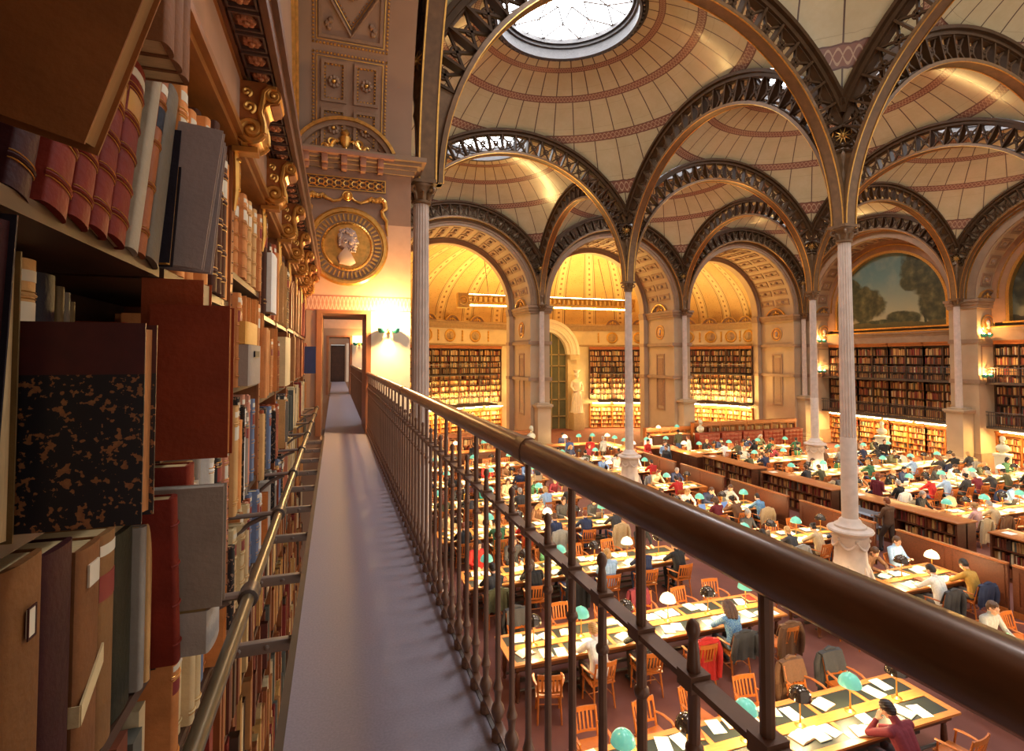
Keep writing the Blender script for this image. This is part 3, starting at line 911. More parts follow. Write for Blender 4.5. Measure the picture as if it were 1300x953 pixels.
def landscape(name, dark):
    t = NT(name, .45); M = t.math
    y, z = t.y, t.z                              # y across (right in the picture = -y), z up from the base
    n = t.noise(1.5, detail=8); n2 = t.noise(2.4, detail=9); n3 = t.noise(.7, detail=4)
    sky = t.ramp(M('DIVIDE', z, 5.5), [(0, lin((178,160,116))), (.3, lin((140,142,116))), (.6, lin((96,120,112))), (1, lin((70,98,96)))])
    cl = t.ramp(n3, [(.45, (0,0,0)), (.7, (1,1,1))])
    sky = t.mix(M('MULTIPLY', cl, .35), sky, lin((170,160,126)))
    leaf = t.ramp(n2, [(.32, lin((44,46,32))), (.5, lin((66,66,42))), (.66, lin((92,88,56))), (.8, lin((126,112,70)))])
    def blob(cy, cz, ry, rz, amp):
        d = M('ADD', M('POWER', M('ABSOLUTE', M('DIVIDE', M('SUBTRACT', y, cy), ry)), 2.0), M('POWER', M('ABSOLUTE', M('DIVIDE', M('SUBTRACT', z, cz), rz)), 2.0))
        n_ = t.N.new('ShaderNodeMapRange'); n_.inputs[1].default_value = 1.12; n_.inputs[2].default_value = .82
        t.L.new(M('ADD', d, M('MULTIPLY', M('SUBTRACT', n, .5), amp)), n_.inputs[0]); return n_.outputs[0]
    m = blob(-2.3, 3.7, 1.5, 1.7, 1.3)
    for a in ((-1.5,2.9,.8,.6,1.2), (2.0,1.7,1.7,1.25,1.3), (2.9,2.9,.8,.8,1.2), (-.9,.5,1.2,.6,1.2), (-2.9,1.5,1.0,1.5,1.2), (.5,.2,2.4,.4,1.0)):
        m = M('MAXIMUM', m, blob(*a))
    tr = M('MULTIPLY', M('LESS_THAN', M('ABSOLUTE', M('ADD', y, M('ADD', 2.1, M('MULTIPLY', n, .3)))), .09), M('LESS_THAN', z, 3.5))
    c = t.mix(M('MAXIMUM', m, tr), sky, leaf)
    gr = M('LESS_THAN', M('ADD', z, M('MULTIPLY', M('SUBTRACT', n, .5), .5)), .35)
    c = t.mix(gr, c, t.mix(n2, lin((66,58,30)), lin((118,98,52))))
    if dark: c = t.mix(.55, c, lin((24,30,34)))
    t.base(c); return t.m
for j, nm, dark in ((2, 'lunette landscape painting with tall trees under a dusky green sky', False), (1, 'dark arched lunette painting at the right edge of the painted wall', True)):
    c = (j+.5)*S; n = 40
    poly = [(3.72*math.cos(PI*i/n), ZS-8.34+3.72*math.sin(PI*i/n)) for i in range(n+1)]+[(-3.72,0),(3.72,0)]
    p = MB(); p.prism(poly, 'x', -.04, .0)
    o = p.build('landscape_painting', landscape('landscape_oil_%d' % j, dark), loc=(XR1-.2, c, 8.34)); tag(o, nm, 'painting')
# bookcases, galleries and lamps of the painted wall
rs = random.Random(5)
def lights_strip(x0, x1, y0, y1, z, label, n=1):
    pass
M_TUBE = mat('fluorescent_tube', (255,240,190), .5, var=0, emit=(255,220,146), es=70)
M_HOUSING = mat('lamp_housing', (210,196,160), .5, var=.04)
for j in (1, 2):
    c = (j+.5)*S; bay = {1:'right-hand', 2:'left-hand'}[j]
    for q in range(4):
        M = Matrix.Translation((XR1-.15, c+RS-.05-(q+.5)*(2*RS-.1)/4, 0)) @ Matrix.Rotation(-PI/2, 4, 'Z')
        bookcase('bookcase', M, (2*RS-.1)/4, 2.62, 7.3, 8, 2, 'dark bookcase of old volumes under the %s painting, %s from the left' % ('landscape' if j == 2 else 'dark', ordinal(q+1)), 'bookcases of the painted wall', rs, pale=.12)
        bookcase('bookcase', M, (2*RS-.1)/4, .1, 2.2, 5, 2, 'lit ground-level bookcase below the %s painting gallery, %s from the left' % ('landscape' if j == 2 else 'dark', ordinal(q+1)), 'ground-level bookcases of the painted wall', rs, woodm=M_OAK, pale=.4)
    for lev, z in (('lower', 2.5), ('upper', 4.95)):
        root = empty('gallery', (0,0,0)); tag(root, '%s iron gallery crossing the bookcases of the %s painted bay' % (lev, bay), 'gallery', 'galleries of the painted wall')
        xg = XR1-1.2
        b = MB(); b.box(xg, XR1-.5, c-RS, c+RS, z-.12, z); b.build('walkway', M_IRON_D, root)
        b = MB()
        for i in range(int(2*RS/.11)): b.box(xg, xg+.02, c-RS+.11*i, c-RS+.11*i+.02, z, z+.78)
        b.build('baluster', M_IRON_D, root)
        b = MB(); b.tube([(xg, c-RS, z+.8), (xg, c+RS, z+.8)], .03, 6); b.tube([(xg, c-RS, z+.62), (xg, c+RS, z+.62)], .015, 5); b.build('handrail', M_IRON_D, root)
    for q in range(4):
        yy = c-RS+.5+(q+.5)*(2*RS-1)/4
        r = empty('strip_light', (XR1-1.15, yy, 2.34)); tag(r, 'fluorescent strip light under the lower gallery of the %s painted bay, %s from the right' % (bay, ordinal(q+1)), 'strip light', 'fluorescent strip lights')
        b = MB(); b.box(-.12,.12,-.95,.95,-.02,.04); b.build('housing', M_HOUSING, r)
        b = MB(); b.tube([(0,-.9,-.06),(0,.9,-.06)], .035, 8); b.build('tube', M_TUBE, r)
# strip lights under the apse gallery
for q in range(ncase):
    am = PI*(q+.5)/ncase
    if abs(am-PI/2) < .30: continue
    M = facet(am, 1.0)
    r = empty('strip_light'); r.matrix_world = M @ Matrix.Translation((0,0,2.34))
    side = 'left' if am > PI/2 else 'right'; nn = (q+1) if am < PI/2 else ncase-q
    tag(r, 'glaring strip light under the apse gallery, %s of the %s side' % (ordinal(nn), side), 'strip light', 'fluorescent strip lights')
    b = MB(); b.box(-.8,.8,-.12,.12,-.02,.04); b.build('housing', M_HOUSING, r)
    b = MB(); b.tube([(-.78,0,-.06),(.78,0,-.06)], .04, 8); b.build('tube', M_TUBE, r)

# ------------------------------------------------------------------ wall sconces (twin green bowls)
M_OPAL = mat('green_opal_glass', (70,170,150), .2, var=.1, scale=5)
def emis(name, col, e):
    return mat(name, col, .4, var=0, emit=col, es=e)
def sconce(M, label, group=None, s=1.0):
    r = empty('wall_sconce'); r.matrix_world = M; tag(r, label, 'wall lamp', group)
    b = MB(); disc(b, Matrix.Identity(4), [(.045*s,0),(.045*s,.02*s),(.025*s,.04*s),(.02*s,.1*s)], 16)
    for q in (-1, 1): b.tube([(0,-.09*s,0),(q*.05*s,-.12*s,-.03*s),(q*.11*s,-.12*s,-.02*s),(q*.11*s,-.12*s,.02*s)], .01*s, 6)
    b.ball((0,-.1*s,0), .028*s, 8, 6)
    b.build('bracket', M_BRASS, r)
    for q in (-1, 1):
        b = MB(); b.lathe([(.02*s,-.045*s),(.05*s,-.035*s),(.075*s,0),(.082*s,.045*s),(.076*s,.045*s),(.068*s,.002*s),(.02*s,-.03*s)], 18, (q*.11*s,-.12*s,0), caps=False); b.build('glass_shade', M_OPAL, r)
        b = MB(); b.ball((q*.11*s,-.12*s,.03*s), .035*s, 10, 7); b.build('bulb', emis('sconce_bulb', (255,210,140), 40), r)
    return r
def point(loc, e, col, r=.06, name='lamp_light'):
    d = bpy.data.lights.new(name, 'POINT'); d.energy = e; d.color = lin(col)[:3]; d.shadow_soft_size = r
    o = bpy.data.objects.new(name, d); C.objects.link(o); o.location = loc; return o
SC_COL = (255,190,110)
for j in (2, 3):
    for z in (7.55, 5.3):
        M = Matrix.Translation((XR0+.35, j*S-.73, z))
        sconce(M, 'lit twin wall lamp on the painted-wall pier, %s, %s gallery level' % ('right pier' if j == 2 else 'corner pier', 'upper' if z > 6 else 'lower'), 'wall lamps of the painted wall', 2.0)
        point((XR0+.35, j*S-1.0, z+.25), 70, SC_COL)

# ------------------------------------------------------------------ balcony wall: back wall, piers, soffit
M_PIER = mat('pier_plaster', (160,126,102), .75, var=.06, scale=2)
ZW = 5.0
w = MB()
w.box(XL1-.5, XL1, -1, 11.4, 7.62, 16.4); w.box(XL1-.5, XL1-.25, -1, 3*S+.6, 0, 7.62)
for j in range(3):
    c = (j+.5)*S
    w.prism(arch_poly(c, RS, j*S, (j+1)*S, 16.4), 'x', XL1, XL0)
for j in (0, 1, 2, 3):
    y0, y1 = j*S-.72, j*S+(.72 if j else .58)
    w.box(XL1-.3, -1.955, y0, y1, 0, ZS); w.box(-1.215, XL0, y0, y1, 0, ZS)
    w.box(-1.955, -1.215, y0, y1, 7.05, ZS); w.box(-1.955, -1.215, y0, y1, 0, ZW-.06)
wl = struct(w.build('wall_left', M_PIER))
# door casing of the passage through the nearest pier
t = MB()
for j in (1, 2):
    y0 = j*S-.72
    for xa, xb in ((-1.225,-1.145),(-2.03,-1.945)): t.box(xa, xb, y0-.02, y0+1.46, ZW, 7.05)
    t.box(-2.03, -1.145, y0-.015, y0+.1, 7.05, 7.1)
struct(t.build('trim_4', mat('passage_casing', (150,94,60), .5, var=.12, scale=5)))
d = MB(); d.box(-1.95,-1.22, 3*S-.6,3*S-.55, ZW, 7.0); d.box(-1.9,-1.62, 3*S-.63,3*S-.6, ZW+.15, ZW+.9); d.box(-1.55,-1.27, 3*S-.63,3*S-.6, ZW+.15, ZW+.9); d.box(-1.9,-1.27, 3*S-.63,3*S-.6, ZW+1.05, ZW+1.9)
struct(d.build('door_1', mat('dark_door', (62,34,22), .5, var=.2)))
def pattern_band_material():
    t = NT('stencilled_band', .7); M = t.math
    x = M('MULTIPLY', t.x, 8.0); z = M('MULTIPLY', M('SUBTRACT', t.z, 7.10), 1/.26)
    f = M('FRACT', M('ADD', x, 100)); 
    a = M('ABSOLUTE', M('SUBTRACT', M('ABSOLUTE', M('SUBTRACT', f, .5)), M('MULTIPLY', .5, z)))
    b = M('ABSOLUTE', M('SUBTRACT', M('ABSOLUTE', M('SUBTRACT', f, .5)), M('MULTIPLY', .5, M('SUBTRACT', 1.0, z))))
    l = M('LESS_THAN', M('MINIMUM', a, b), .06)
    e = M('GREATER_THAN', M('ABSOLUTE', M('SUBTRACT', z, .5)), .42)
    c = t.mix(l, lin((192,128,100)), lin((222,170,140))); c = t.mix(e, c, lin((168,104,82)))
    t.base(c); return t.m
b = MB(); b.box(-2.2, XL0+.004, 9.872, 9.90, 7.10, 7.36); b.build('stencilled_band', pattern_band_material(), wl)
M = Matrix.Translation((0, 9.88, 0))
t = MB()
for (za, zb, o) in ((9.52,9.6,.05),(9.6,9.66,.09),(9.66,9.72,.16),(9.72,9.8,.24)):
    for j in (1, 2, 3): t.box(XL1, XL0+o, j*S-.72-o, j*S+.72, za, zb)
t.build('impost_cornice', MATS['moulding_stone'], wl)
t = MB(); tg = MB(); tb = MB()
for x in (-2.22,-1.93,-1.62,-1.31,-1.02):      # brackets under the pediment
    tb.bevbox(x-.05, x+.05, 9.66, 9.88, 9.56, 9.7, .01); tb.bevbox(x-.045, x+.045, 9.74, 9.88, 9.48, 9.56, .01)
tb.box(-2.42, -.8, 9.62, 9.88, 9.7, 9.76)
tb.build('bracket', mat('pink_bracket', (164,114,90), .6, var=.1), wl)
lunette(t, tg, M @ Matrix.Translation((-1.6, 0, 9.83)), .78, .5)
t.build('pediment', M_CARVED, wl); 
M_WPL = mat('lamplit_white_paint', (236,220,198), .75, var=.04); M_PPL = mat('pink_pier_paint', (206,160,130), .75, var=.06)
for j in (1, 2, 3):
    b = MB(); b.box(-1.145, XL0+.003, j*S-.725, j*S-.70, ZW, 7.11); b.build('lamplit_facing', M_WPL, wl)  # whitened facing: sconce light on the lower pier put into the colour
    b = MB(); b.box(-2.36, XL0+.003, j*S-.725, j*S-.70, 7.36, 8.63); b.build('pink_facing', M_PPL, wl)
b = MB(); b.box(-2.36,-.483,9.874,9.90,8.62,9.5); b.build('upper_panel', mat('brown_painted_panel', (150,114,92), .7, var=.08), wl)
# gilt fretwork frieze, ribbon garland
fr = MB()
for q in range(9):
    x = -2.12+q*.136
    fr.torus((x,9.865,9.28), .05, .014, 12, 5, M=Matrix.Rotation(PI/2,4,'X'))
    fr.tube([(x-.07,9.865,9.36),(x,9.865,9.31),(x+.07,9.865,9.36)], .012, 5); fr.tube([(x-.07,9.865,9.2),(x,9.865,9.25),(x+.07,9.865,9.2)], .012, 5)
    fr.ball((x+.068,9.86,9.28), .022, 6, 5)
frame2d(fr, M @ Matrix.Translation((-1.58,0,0)), -.66, .66, 9.17, 9.39, .018, .025)
fr.build('gilt_frieze', M_GOLD, wl)
b = MB(); b.box(-2.24,-.92,9.868,9.88,9.17,9.39); b.build('frieze_ground', mat('dark_frieze', (96,66,52), .6, var=.15), wl)
gr = MB()
for s in (-1, 1):
    pts = [(-1.56+s*u, 9.85, z) for u, z in ((.05,9.06),(.12,8.99),(.22,8.96),(.32,9.0),(.4,9.05),(.48,9.02),(.55,9.06),(.62,9.0),(.64,8.9),(.58,8.84),(.6,8.76),(.66,8.68),(.66,8.55),(.68,8.42))]
    gr.tube(pts, [.02,.022,.026,.03,.04,.045,.05,.05,.045,.035,.04,.03,.022,.008], 7)
    for q in range(5): gr.torus((-1.56+s*(.36+.06*q), 9.84, 9.02), .035, .012, 10, 5, M=Matrix.Rotation(PI/2,4,'Y'))
gr.ball((-1.56,9.83,9.06), .065, 12, 8); gr.torus((-1.56,9.83,9.06), .075, .014, 14, 5, M=Matrix.Rotation(PI/2,4,'X'))
gr.build('ribbon_garland', M_GOLD, wl)
medallion(Matrix.Translation((-1.545, 9.878, 8.2)), .66, 'large gilt portrait medallion of a man in profile on the balcony pier', n=56)
# beads, dentils of the big medallion
o = bpy.data.objects['portrait_medallion'] if False else None
bd = MB()
for q in range(56):
    a = 2*PI*q/56
    bd.ball((-1.545+.405*math.cos(a), 9.83, 8.2+.405*math.sin(a)), .014, 6, 4)
for q in range(44):
    a = 2*PI*q/44
    Mq = Matrix.Translation((-1.545,9.848,8.2)) @ Matrix.Rotation(a, 4, 'Y') @ Matrix.Translation((.5,0,0))
    bd.box(-.05,.05,-.012,0,-.012 if q % 3 else -.02,.012,None,Mq)
bd.build('bead_ring', M_GOLD, wl)
# coffered soffit above the pier (curves towards the viewer)
def soffit(u, x, d=0):
    a = u/RS; r = RS-d
    return (x, 5.3+r*math.cos(a), ZS+r*math.sin(a))
def sof_box(mb, u0, u1, x0, x1, d, seg=1):
    for i in range(seg):
        a, b = u0+(u1-u0)*i/seg, u0+(u1-u0)*(i+1)/seg
        v = [soffit(u, x, dd) for u in (a, b) for x in (x0, x1) for dd in (0, d)]
        mb.add(v, [(0,1,3,2),(4,6,7,5),(0,4,5,1),(2,3,7,6),(0,2,6,4),(1,5,7,3)])
def sof_frame(mb, u0, u1, x0, x1, b, d):
    sof_box(mb, u0, u0+b, x0, x1, d); sof_box(mb, u1-b, u1, x0, x1, d); sof_box(mb, u0+b, u1-b, x0, x0+b, d, 5); sof_box(mb, u0+b, u1-b, x1-b, x1, d, 5)
sf = MB(); sg = MB(); XA, XB = -2.12, -.95
def bead_frame(u0, u1, x0, x1, st=.055):
    n = int((u1-u0)/st)
    for i in range(n+1):
        for x in (x0, x1): sg.ball(soffit(u0+(u1-u0)*i/n, x, .012), .021, 6, 4)
    n = int((x1-x0)/st)
    for i in range(n+1):
        for u in (u0, u1): sg.ball(soffit(u, x0+(x1-x0)*i/n, .012), .021, 6, 4)
def rosette(u, x, r):
    for q in range(8):
        a = 2*PI*q/8; p = soffit(u+.6*r*math.sin(a), x+.6*r*math.cos(a), .03); sf.ball(p, r*.36, 7, 5)
    sg.ball(soffit(u, x, .06), r*.3, 8, 6)
def grid_panel(u0, u1):
    bead_frame(u0, u1, XA, XB); sof_frame(sg, u0+.045, u1-.045, XA+.045, XB-.045, .014, .02)
    m = (u0+u1)/2; xm = (XA+XB)/2
    for (a, b) in ((u0+.1, m-.05), (m+.05, u1-.1)):
        for (xa, xb) in ((XA+.12, xm-.06), (xm+.06, XB-.12)):
            sof_frame(sf, a, b, xa, xb, .05, .05); bead_frame(a+.06, b-.06, xa+.06, xb-.06, .05)
            rosette((a+b)/2, (xa+xb)/2, .11)
def diamond_panel(u0, u1):
    bead_frame(u0, u1, XA, XB); sof_frame(sg, u0+.045, u1-.045, XA+.045, XB-.045, .014, .02); sof_frame(sf, u0+.08, u1-.08, XA+.08, XB-.08, .05, .04)
    m = (u0+u1)/2; xm = (XA+XB)/2; ru, rx = (u1-u0)/2-.16, (XB-XA)/2-.14
    for k_, d_ in ((1,.05),(.86,.03)):
        pts = [soffit(m+ru*k_, xm, .03), soffit(m, xm+rx*k_, .03), soffit(m-ru*k_, xm, .03), soffit(m, xm-rx*k_, .03), soffit(m+ru*k_, xm, .03)]
        (sf if k_ == 1 else sg).tube(pts, .035 if k_ == 1 else .012, 5)
    for q in range(40):
        t = q/10; e = int(t); f = t-e; cs = [(ru,0),(0,rx),(-ru,0),(0,-rx),(ru,0)]
        a = cs[e][0]+(cs[e+1][0]-cs[e][0])*f; b = cs[e][1]+(cs[e+1][1]-cs[e][1])*f
        sg.ball(soffit(m+a*.76, xm+b*.76, .01), .014, 5, 4)
    rosette(m, xm, .17)
    for su in (-1,1):
        for sx in (-1,1):
            for q in range(3): sf.ball(soffit(m+su*(ru*(.72+.08*q)), xm+sx*(rx*(.72+.06*((q*2)%3))), .02), .05, 6, 5)
grid_panel(.12, 1.72); diamond_panel(1.86, 3.5); grid_panel(3.64, 5.2)
sf.build('soffit_coffer', M_CARVED, wl); sg.build('soffit_gilding', M_GOLD, wl); tg.build('pediment_gilding', M_GOLD, wl)
# gilded moulding of the lunette behind the bookcase and outer archivolt
t = MB()
ring_prism(t, 5.3, 4.32, 4.46, 'x', XL1, XL1+.09); ring_prism(t, 5.3, 4.18, 4.24, 'x', XL1, XL1+.05)
t.box(XL1, XL1+.09, 5.3+4.32, 5.3+4.46, 7.8, ZS); t.box(XL1, XL1+.05, 5.3+4.18, 5.3+4.24, 7.8, ZS)
t.build('lunette_moulding', M_GOLD, wl)
# twin sconce on the nearest pier + the one beyond
sconce(Matrix.Translation((-.86, 9.87, 6.77)), 'twin green glass wall lamp glowing on the lamplit pier beside the passage')
point((-.86, 9.60, 6.95), 190, (255,205,130), .05)
sconce(Matrix.Translation((-.9, 2*S-.74, 6.8)), 'wall lamp seen through the passage, on the second pier', s=1.2)
point((-.9, 2*S-1.0, 6.98), 40, SC_COL, .05)
point((-1.0, 2*S+3, 7.3), 30, SC_COL, .05)  # bare point light past the second pier, no lamp body
# ------------------------------------------------------------------ the balcony itself
def lino():
    t = NT('grey_lino', .55); M = t.math
    n = t.noise(110, detail=2); n2 = t.noise(7)
    c = t.mix(n, lin((122,113,126)), lin((162,152,162))); c = t.mix(M('MULTIPLY', n2, .4), c, lin((136,128,142)))
    t.base(c); t.bump(n, .12, .003); return t.m
wk = empty('walkway', (-1.54, 5, ZW)); tag(wk, 'narrow grey gallery walkway running along the bookcase to the passage', 'walkway')
b = MB(); b.box(-.35, .35, -5.4, 3*S-5.6, -.012, 0); b.build('lino_runner', lino(), wk)
b = MB(); b.box(-.36, .36, -5.4, 3*S-5.6, -.05, -.012); b.build('deck', M_IRON_D, wk)
b = MB(); b.box(-.37,-.34,-5.4,4.88,-.06,.004); b.box(.345,.37,-5.4,4.88,-.06,.004); b.build('edge_angle', M_IRON_D, wk)
M_BAR = mat('grey_iron_bar', (120,104,94), .45, var=.12, scale=10)
for q in range(12):
    y = .8+.8*q-5
    b = MB(); b.bevbox(-.95, -.36, y-.02, y+.02, -.085, -.03, .004)
    for x in (-.48, -.6): b.lathe([(.012,0),(.012,.008),(.006,.012)], 8, (0,0,0), None, Matrix.Translation((x, y-.02, -.055)) @ Matrix.Rotation(PI/2,4,'X'))
    b.build('support_bar', M_BAR, wk)

# ------------------------------------------------------------------ iron railing
rl = empty('railing', (-1.19, 5, ZW)); tag(rl, 'dark iron balcony railing with round handrail and ball-topped short balusters', 'railing')
M_RAILIRON = mat('railing_iron', (124,90,70), .4, metal=.15, var=.15, scale=14, coat=.2)
M_RAIL = mat('handrail_bronze', (124,84,56), .34, metal=.2, var=.25, scale=9, coat=.35, stretch=(4,1,4))
def baluster(full):
    b = MB()
    b.lathe([(.02,0),(.022,.01),(.022,.03),(.013,.04),(.011,.06),(.02,.085),(.024,.1),(.02,.115),(.011,.13),(.013,.16),(.018,.175),(.013,.19),(.0095,.21)], 10)
    top = 1.006 if full else .83
    b.lathe([(.0095,.21),(.0095,.68),(.0135,.684),(.0145,.69),(.0135,.696),(.0095,.70),(.0095,.775),(.013,.782),(.013,.79)], 10)
    b.box(-.018,.018,-.018,.018,.785,.81)
    if full: b.lathe([(.0095,.81),(.0095,1.006)], 10)
    else: b.lathe([(.0105,.81),(.0105,.818),(.0098,.825),(.009,.842),(.0072,.855),(.0072,.859),(.0095,.864),(.0115,.873),(.0095,.883),(.004,.889),(.0,.89)], 12)
    return b.mesh('baluster', M_RAILIRON)
BF, BS_ = baluster(True), baluster(False)
y = .062
ks = list(range(0, 66))
for k_ in ks:
    yy = .062+.1515*k_
    if yy > 9.82: break
    o = bpy.data.objects.new('baluster', BF if k_ % 2 == 0 else BS_); C.objects.link(o); o.parent = rl; o.location = (0, yy-5, 0)
b = MB(); b.box(-.016,.016,-5.4,4.87,.793,.803); b.build('middle_rail', M_RAILIRON, rl)
b = MB(); b.box(-.013,.013,-5.4,4.87,.055,.064); b.build('bottom_rail', M_RAILIRON, rl)
prof = [(x*.85, 1.032+(z-1.03)*.86) for x, z in [(-.036,1.02),(-.034,1.0),(-.024,.99),(.024,.99),(.034,1.0),(.036,1.02),(.036,1.032),(.03,1.052),(.014,1.066),(-.014,1.066),(-.03,1.052),(-.036,1.032)]]
b = MB(); b.prism(prof, 'y', -5.4, 4.87); b.build('handrail', M_RAIL, rl, smooth=50)
for yy in (1.9, 4.9, 7.9):
    b = MB()
    pr2 = [(x*1.09, 1.03+(z-1.03)*1.09) for x, z in prof]; b.prism(pr2, 'y', yy-5.03, yy-4.97)
    b.build('joint_sleeve', M_RAIL, rl)
# railing of the next bay, seen through the passage
r2 = empty('railing', (-1.19, 15.9, ZW)); tag(r2, 'iron railing continuing beyond the passage in the next bay', 'railing')
b = MB()
for q in range(58): b.lathe([(.012,0),(.02,.1),(.0095,.2),(.0095,.99)], 6, (0,-4.45+q*.1515,0))
b.build('baluster', M_RAILIRON, r2)['kind'] = 'stuff'
b = MB(); b.prism(prof, 'y', -4.55, 4.55); b.box(-.016,.016,-4.55,4.55,.79,.8); b.build('handrail', M_RAIL, r2)

# ------------------------------------------------------------------ low brass guard rail in front of the books
gd = empty('guard_rail', (-2.0, 5, 5.49)); tag(gd, 'low round brass guard rail on curved brackets between books and walkway', 'railing')
M_BRASSD = mat('worn_brass', (100,86,62), .34, metal=.25, var=.25, scale=12, stretch=(4,1,4))
b = MB(); b.tube([(0,-5.2,0),(0,4.85,0)], .021, 14); b.build('rail', M_BRASSD, gd)
for q in range(9):
    yy = 2.45+1.02*q-5
    b = MB(); b.lathe([(.022,-.045),(.032,-.04),(.034,-.02),(.03,0),(.034,.02),(.032,.04),(.022,.045)], 14, (0,0,0), None, Matrix.Translation((0,yy,0)) @ Matrix.Rotation(PI/2,4,'X'))
    b.build('collar', M_IRON_D, gd)
    b = MB(); b.tube([(-.25,yy,-.005),(-.15,yy,-.004),(-.06,yy,.0),(-.015,yy,.0)], .015, 8, squash=(1.5,.8))
    b.tube([(-.25,yy,-.27),(-.24,yy,-.18),(-.205,yy,-.1),(-.14,yy,-.045),(-.06,yy,-.012)], .015, 8, squash=(1.5,.8))
    b.build('bracket', M_BAR, gd)

# ------------------------------------------------------------------ gallery bookcase along the balcony wall
XS = -2.2
BAY = [0.08, 1.12, 2.16, 3.2, 4.23, 5.27, 6.3, 7.3, 8.3, 9.3, 9.87]
LEV = {1:(5.03,5.45,6.03,6.56), 2:(5.03,5.45,6.03,6.56), 3:(5.03,5.55,6.16,6.72), 4:(5.03,5.5,6.03,6.6), 5:(5.03,5.5,6.03,6.6), 6:(5.03,5.5,6.05,6.62), 7:(5.03,5.5,6.05,6.62), 8:(5.03,5.5,6.05,6.62), 9:(5.03,5.5,6.05,6.62), 0:(5.03,5.45,6.03,6.56)}
bc = empty('gallery_bookcase', (XS, 5, ZW)); tag(bc, 'tall gallery bookcase with gilt scroll consoles beside the walkway', 'bookcase')
def L(x, y, z): return (x-XS, y-5, z-ZW)
def lbox(mb, x0, x1, y0, y1, z0, z1): mb.box(x0-XS, x1-XS, y0-5, y1-5, z0-ZW, z1-ZW)
b = MB(); lbox(b, -2.66, -2.62, 0, 9.87, 2.5, 7.36); b.build('back_panel', M_SHELF, bc)
M_PANELWOOD = mat('warm_oak_front', (150,86,44), .45, var=.2, scale=5, stretch=(6,6,1))
for y in BAY[:2]+BAY[3:-1]:
    b = MB(); lbox(b, -2.62, XS-.01, y-.022, y+.022, 5.0, 7.33); lbox(b, XS-.012, XS+.002, y-.03, y+.03, 5.0, 7.33)
    b.build('upright', M_PANELWOOD, bc)
    p = MB()
    for z in np.arange(5.1, 7.2, .05): p.ball(L(XS+.002, y, z), .0045, 5, 4)
    p.build('peg_hole', M_IRON_D, bc)
    g = MB(); g.tube([L(XS+.008, y, 7.29), L(XS+.014, y, 7.2), L(XS+.016, y, 7.1), L(XS+.008, y, 7.0)], [.012,.02,.018,.006], 7)
    for z in (7.24,7.17,7.1): g.ball(L(XS+.02, y, z), .016, 7, 5)
    g.build('gilt_drop', M_GOLD, bc)
for q in range(10):
    y0, y1 = BAY[q], BAY[q+1]
    for z in LEV[q]:
        b = MB(); lbox(b, -2.62, XS-.004, y0+.022, y1-.022, z-.032, z); b.build('shelf_board', M_SHELF, bc)
    for z in (5.0-.55, 5.0-1.1, 5.0-1.7, 5.0-2.3):
        b = MB(); lbox(b, -2.62, XS-.02, y0+.022, y1-.022, z-.03, z); b.build('shelf_board', M_SHELF, bc)
b = MB(); lbox(b, -2.62, XS, 0, 9.87, 4.93, 5.0); b.build('gallery_plinth', M_SHELF, bc)
for y in BAY[:-1]:
    b = MB(); lbox(b, -2.62, XS-.01, y-.022, y+.022, 2.5, 4.93); b.build('lower_upright', M_PANELWOOD, bc)
b = MB(); lbox(b, -2.62, -2.17, 0, 9.87, 7.30, 7.33); lbox(b, -2.62, -2.145, 0, 9.87, 7.33, 7.365); lbox(b,-2.62,-2.155,0,9.87,7.6,7.63)
b.build('architrave', mat('gilt_oak', (170,108,48), .4, metal=.2, var=.2, scale=6, stretch=(5,1,5)), bc)
b = MB(); lbox(b, -2.62, -2.165, 0, 9.87, 7.36, 7.62); b.build('frieze', mat('pink_frieze', (200,158,130), .6, var=.08), bc)
b = MB(); lbox(b, -2.62, -2.0, 0, 9.87, 7.63, 7.66); lbox(b, -2.62, -1.985, 0, 9.87, 7.66, 7.7); lbox(b, -2.62, -1.96, 0, 9.87, 7.7, 7.76)
lbox(b, -2.165, -2.14, 0, 9.87, 7.61, 7.64); lbox(b, -2.012, -1.985, 0, 9.87, 7.612, 7.66)
b.build('cornice', mat('cornice_wood', (112,62,34), .5, var=.2, scale=6), bc)
ro = MB(); fm = MB(); MFR = mat('dark_frieze', (96,66,52)); MRO = mat('copper_rosette', (196,128,86), .4, metal=.4, var=.15)
for (ya, yb, xa, xb) in ((-.062,-.052,-2.13,-2.02),(.052,.062,-2.13,-2.02),(-.052,.052,-2.13,-2.122),(-.052,.052,-2.028,-2.02)): lbox(fm, xa, xb, 5+ya, 5+yb, 7.614, 7.632)
for q in range(7):
    a = 2*PI*q/7; ro.ball(L(-2.075+.024*math.cos(a), 5+.024*math.sin(a), 7.625), .016, 6, 4)
ro.ball(L(-2.075, 5, 7.615), .014, 7, 5)
fm = fm.mesh('soffit_frame', MFR); ro = ro.mesh('soffit_rosette', MRO)
y = .9
while y < 9.8:
    if min(abs(y-c) for c in BAY[:-1]) > .07:
        for nm, m in (('soffit_frame', fm), ('soffit_rosette', ro)):
            o = bpy.data.objects.new(nm, m); C.objects.link(o); o.parent = bc; o.location = (0, y-5, 0)
    y += .148
